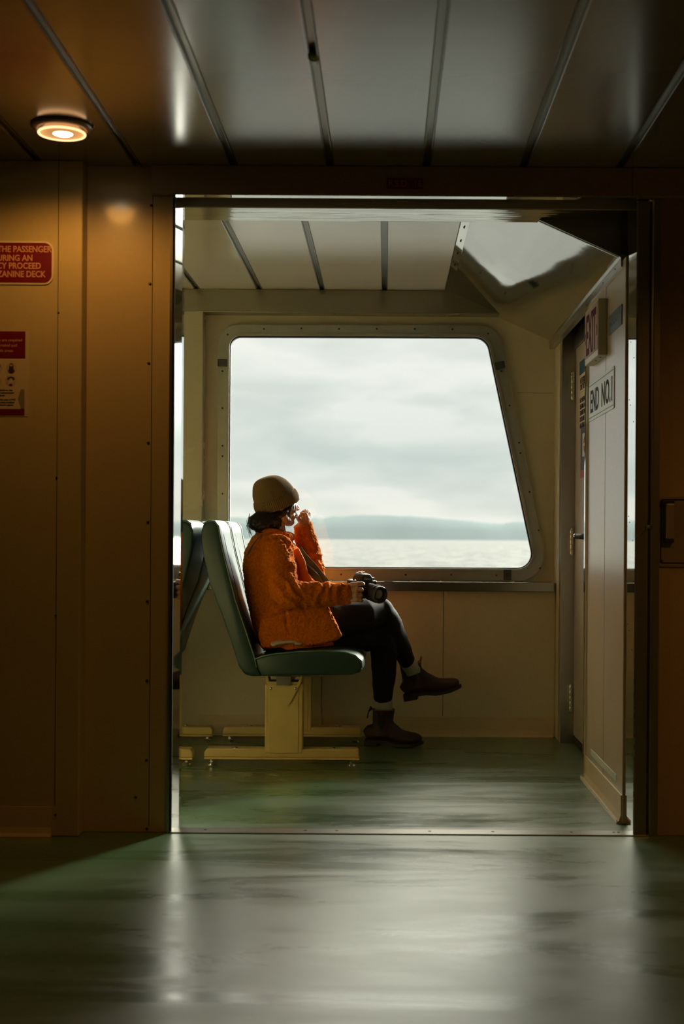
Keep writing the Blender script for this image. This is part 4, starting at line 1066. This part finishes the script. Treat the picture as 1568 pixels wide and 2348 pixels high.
# ------------------------------------------------------------------ camera in the lap
CB = J(829, 1349, 5.735)
Lx = V((.60, -.78, -.16)).normalized(); Wx = V((.79, .61, 0)).normalized(); Ux = Wx.cross(Lx).normalized()
if Ux.z < 0: Ux = -Ux
Wx = (Lx.cross(Ux)).normalized()
if Wx.x < 0: Wx = -Wx
def K(a, b, c): return CB + Wx*a + Lx*b + Ux*c      # a: across, b: towards the lens, c: up
cr = empty('camera', K(0, 0, -.04), 'black camera with zoom lens held in the lap by the right hand', 'camera')
def kbox(a0, a1, b0, b1, c0, c1): return obox(K((a0+a1)/2, (b0+b1)/2, (c0+c1)/2), (Wx, Lx, Ux), ((a1-a0)/2, (b1-b0)/2, (c1-c0)/2))
cb = mk('camera_body', kbox(-.068, .066, -.024, .022, -.042, .036), 'cam', cr, bevel=.008, bseg=4, smooth=True)
mk('hand_grip', loft([K(-.052, .026, -.040), K(-.052, .030, 0), K(-.050, .026, .034)], [.020, .021, .018], [.022, .022, .020], hint=Wx, n=24), 'cam_rubber', cr, smooth=True, bevel=.003)
pr = [(-.036, .034), (.036, .034), (.030, .050), (.018, .066), (-.018, .066), (-.030, .050)]
hp = mk('viewfinder_hump', prism([pr], lambda a, b, w: K(a, -.030+.062*w, b)), 'cam', cr, bevel=.007, bseg=4, smooth=True)
mk('hot_shoe', join(kbox(-.010, .010, -.022, -.002, .066, .0685), kbox(-.011, -.008, -.022, -.002, .0685, .071), kbox(.008, .011, -.022, -.002, .0685, .071)), 'chrome', hp)
mk('lettering', text_geo('Canon', .013, K(-.017, .0325, .043), Wx if True else 0, Lx, Ux, bold=.0002), 'cam_text', hp)
mk('mode_dial', join(cyl(K(.050, -.004, .034), K(.050, -.004, .046), .012, n=28)), 'cam', cr, bevel=.001)
mk('shutter_button', cyl(K(-.052, .022, .034), K(-.052, .024, .041), .006, n=20), 'chrome', cr, smooth=True)
mk('top_display', kbox(-.060, -.034, -.020, .006, .034, .0375), 'eye_dark', cr, bevel=.001)
lo = K(.006, .018, -.004)
ln = mk('lens', rev([(0, .030), (.004, .033), (.018, .0335), (.020, .0315), (.034, .0315), (.036, .0335), (.070, .0345), (.073, .036), (.108, .0365), (.112, .035), (.112, .031), (.100, .027), (.096, .001)], lo, Lx, 48), 'cam', cr, smooth=True, bevel=.0005)
rb = []
for q in range(60):
    a = 2*pi*q/60; d = Wx*cos(a)+Ux*sin(a); rb.append(obox(lo+Lx*.053+d*.0347, (d, Lx, d.cross(Lx)), (.0012, .013, .0012)))
mk('zoom_ring', join(*rb), 'cam_rubber', ln)
mk('front_glass', ell(lo+Lx*.097, (.026, .026, .007), (Wx, Ux, Lx), 32, 16), 'lens_glass', ln, smooth=True)
mk('focus_ring', rev([(.076, .0365), (.077, .0378), (.090, .0378), (.091, .0365)], lo, Lx, 48), 'cam_rubber', ln, smooth=True)
mk('strap_lug', cyl(K(-.070, -.006, .024), K(-.064, -.006, .024), .004, n=12), 'chrome', cr)
# wide olive neck strap: up the chest, over the far shoulder, behind the neck and down the near side
def sr(pts, w, th, hint, nm):
    out = []
    for i in range(len(pts)-1):
        p0, p1, p2, p3 = pts[max(i-1, 0)], pts[i], pts[i+1], pts[min(i+2, len(pts)-1)]
        for k in range(6):
            t = k/6; out.append(.5*((2*p1)+(p2-p0)*t+(2*p0-5*p1+4*p2-p3)*t*t+(3*p1-p0-3*p2+p3)*t**3))
    out.append(pts[-1]); n = len(out)
    return mk(nm, loft(out, [w]*n, [th]*n, hint=hint, n=12), 'strap', cr, smooth=True)
sr([J(748, 1345, 5.73), J(733, 1325, 5.745), J(712, 1300, 5.765), J(694, 1280, 5.78), J(680, 1262, 5.80)], .0245, .0022, (.75, 0, .66), 'neck_strap')
sr([J(748, 1345, 5.73), J(728, 1318, 5.728), J(706, 1296, 5.745), J(690, 1276, 5.765)], .0035, .0035, (.75, 0, .66), 'strap_edge')
sr([J(748, 1345, 5.73), J(765, 1350, 5.72), J(782, 1347, 5.71), K(-.068, -.006, .022)], .004, .0015, (0, 0, 1), 'strap_end')
sr([J(600, 1226, 5.75), J(590, 1236, 5.72), J(579, 1251, 5.705), J(568, 1272, 5.70)], .004, .0015, (1, 0, .6), 'neck_strap')
# ------------------------------------------------------------------ world, lights, camera
w = bpy.data.worlds.new('overcast'); scn.world = w; w.use_nodes = True
nt = w.node_tree; N, L = nt.nodes, nt.links
bg = N['Background']
tc = N.new('ShaderNodeTexCoord'); sx = N.new('ShaderNodeSeparateXYZ'); L.new(tc.outputs['Generated'], sx.inputs[0])
mp = N.new('ShaderNodeMapping'); mp.inputs['Scale'].default_value = (9, 9, 34); mp.inputs['Location'].default_value = (.4, 0, 1.3)
L.new(tc.outputs['Generated'], mp.inputs[0])
cn = N.new('ShaderNodeTexNoise'); cn.inputs['Scale'].default_value = 1.0; cn.inputs['Detail'].default_value = 6; cn.inputs['Roughness'].default_value = .45; cn.inputs['Distortion'].default_value = .3
L.new(mp.outputs[0], cn.inputs[0])
clouds = ramp(N, L, cn.outputs[0], [(.38, (.57, .625, .60)), (.50, (.735, .765, .725)), (.60, (.93, .91, .86))])
# low band of light under the cloud base, clean bright sky near the top of the window
band = ramp(N, L, sx.outputs[2], [(0, (.93, .93, .84)), (.018, (.96, .94, .84)), (.040, (.82, .84, .78)), (.05, (.66, .74, .71)), (.085, (.78, .83, .79)), (.15, (.98, .97, .91))])
mx = N.new('ShaderNodeMix'); mx.data_type = 'RGBA'; mx.inputs[0].default_value = .5
L.new(clouds, mx.inputs[6]); L.new(band, mx.inputs[7])
# overcast skies are several times brighter overhead than at the horizon
mr = N.new('ShaderNodeMapRange'); mr.inputs['From Min'].default_value = .17; mr.inputs['From Max'].default_value = .6
mr.inputs['To Min'].default_value = 1.0; mr.inputs['To Max'].default_value = SKY_TOP
L.new(sx.outputs[2], mr.inputs[0])
vm = N.new('ShaderNodeVectorMath'); vm.operation = 'SCALE'
L.new(mx.outputs[2], vm.inputs[0])
# veiled sun: a broad bright patch of cloud, out to the right and above the window's view
sd = N.new('ShaderNodeVectorMath'); sd.operation = 'DOT_PRODUCT'; L.new(tc.outputs['Generated'], sd.inputs[0])
_v = V((sin(radians(36))*cos(radians(24)), cos(radians(36))*cos(radians(24)), sin(radians(24)))); sd.inputs[1].default_value = _v
mxx = N.new('ShaderNodeMath'); mxx.operation = 'MAXIMUM'; mxx.inputs[1].default_value = 0; L.new(sd.outputs['Value'], mxx.inputs[0])
pw = N.new('ShaderNodeMath'); pw.operation = 'POWER'; pw.inputs[1].default_value = 90; L.new(mxx.outputs[0], pw.inputs[0])
ml = N.new('ShaderNodeMath'); ml.operation = 'MULTIPLY_ADD'; ml.inputs[1].default_value = SUN_GLOW; L.new(pw.outputs[0], ml.inputs[0]); L.new(mr.outputs[0], ml.inputs[2])
L.new(ml.outputs[0], vm.inputs['Scale'])
tw = ramp(N, L, sx.outputs[2], [(.16, (1, 1, 1)), (.4, (1, .94, .82))])
vm2 = N.new('ShaderNodeVectorMath'); vm2.operation = 'MULTIPLY'; L.new(vm.outputs[0], vm2.inputs[0]); L.new(tw, vm2.inputs[1])
L.new(vm2.outputs[0], bg.inputs['Color']); bg.inputs['Strength'].default_value = SKY_STR
# light portals on the windows help the sky light find its way in
def area(name, loc, size, energy, col=(1, 1, 1), rot=(0, 0, 0), portal=False, shape='RECTANGLE'):
    l = bpy.data.lights.new(name, 'AREA'); l.shape = shape; l.size = size[0]
    if shape == 'RECTANGLE': l.size_y = size[1]
    l.energy = energy; l.color = col
    if portal: l.cycles.is_portal = True
    o = bpy.data.objects.new(name, l); COL.objects.link(o); o.location = loc; o.rotation_euler = rot
    return o
area('window_portal', (-.02, 6.74, 1.35), (1.7, 1.35), 1, rot=(radians(-90), 0, 0), portal=True)
area('window_portal', (-1.85, 6.74, 1.365), (1.5, 1.25), 1, rot=(radians(-90), 0, 0), portal=True)
def spot(name, loc, energy, col, size=150, blend=.6, rad=.05, aim=None):
    l = bpy.data.lights.new(name, 'SPOT'); l.energy = energy; l.color = col; l.spot_size = radians(size); l.spot_blend = blend; l.shadow_soft_size = rad
    o = bpy.data.objects.new(name, l); COL.objects.link(o); o.location = loc
    return o
WARM = (1, .45, .09)
spot('downlight', LAMP, LAMP_W, WARM, 165, .5, .05)
spot('alcove_fill', (-1.35, 4.95, CZ-.03), ALC_W, (1, .66, .30), 165, .5, .06)  # unseen lamp added to warm the alcove, no fixture built
for x, y, e in CABIN: spot('cabin_fill', (x, y, CZ-.03), e, WARM, 160, .6, .06)  # out-of-view lamps added as dim warm fill for the cabin side
cam_d = bpy.data.cameras.new('camera'); cam = bpy.data.objects.new('camera', cam_d); COL.objects.link(cam); scn.camera = cam
cam_d.sensor_fit = 'VERTICAL'; cam_d.sensor_height = 36; cam_d.sensor_width = 24
cam_d.lens = F/H*36
cam_d.shift_x = -(CX-W/2)/H; cam_d.shift_y = (CY-H/2)/H
cam.location = (0, 0, EYE); cam.rotation_euler = (pi/2, -ROLL, 0)
cam_d.clip_start = .05; cam_d.clip_end = 40000
cam_d.dof.use_dof = True; cam_d.dof.focus_distance = 5.95; cam_d.dof.aperture_fstop = 3.5
scn.view_settings.view_transform = 'Standard'; scn.view_settings.look = 'None'; scn.view_settings.gamma = 1; scn.view_settings.use_curve_mapping = False
scn.view_settings.exposure = EXPOSURE
cy = scn.cycles
cy.max_bounces = 10; cy.diffuse_bounces = 5; cy.glossy_bounces = 5; cy.transmission_bounces = 4; cy.transparent_max_bounces = 8
cy.sample_clamp_indirect = 6; cy.caustics_reflective = True; cy.caustics_refractive = False; cy.blur_glossy = .3
cy.use_denoising = True
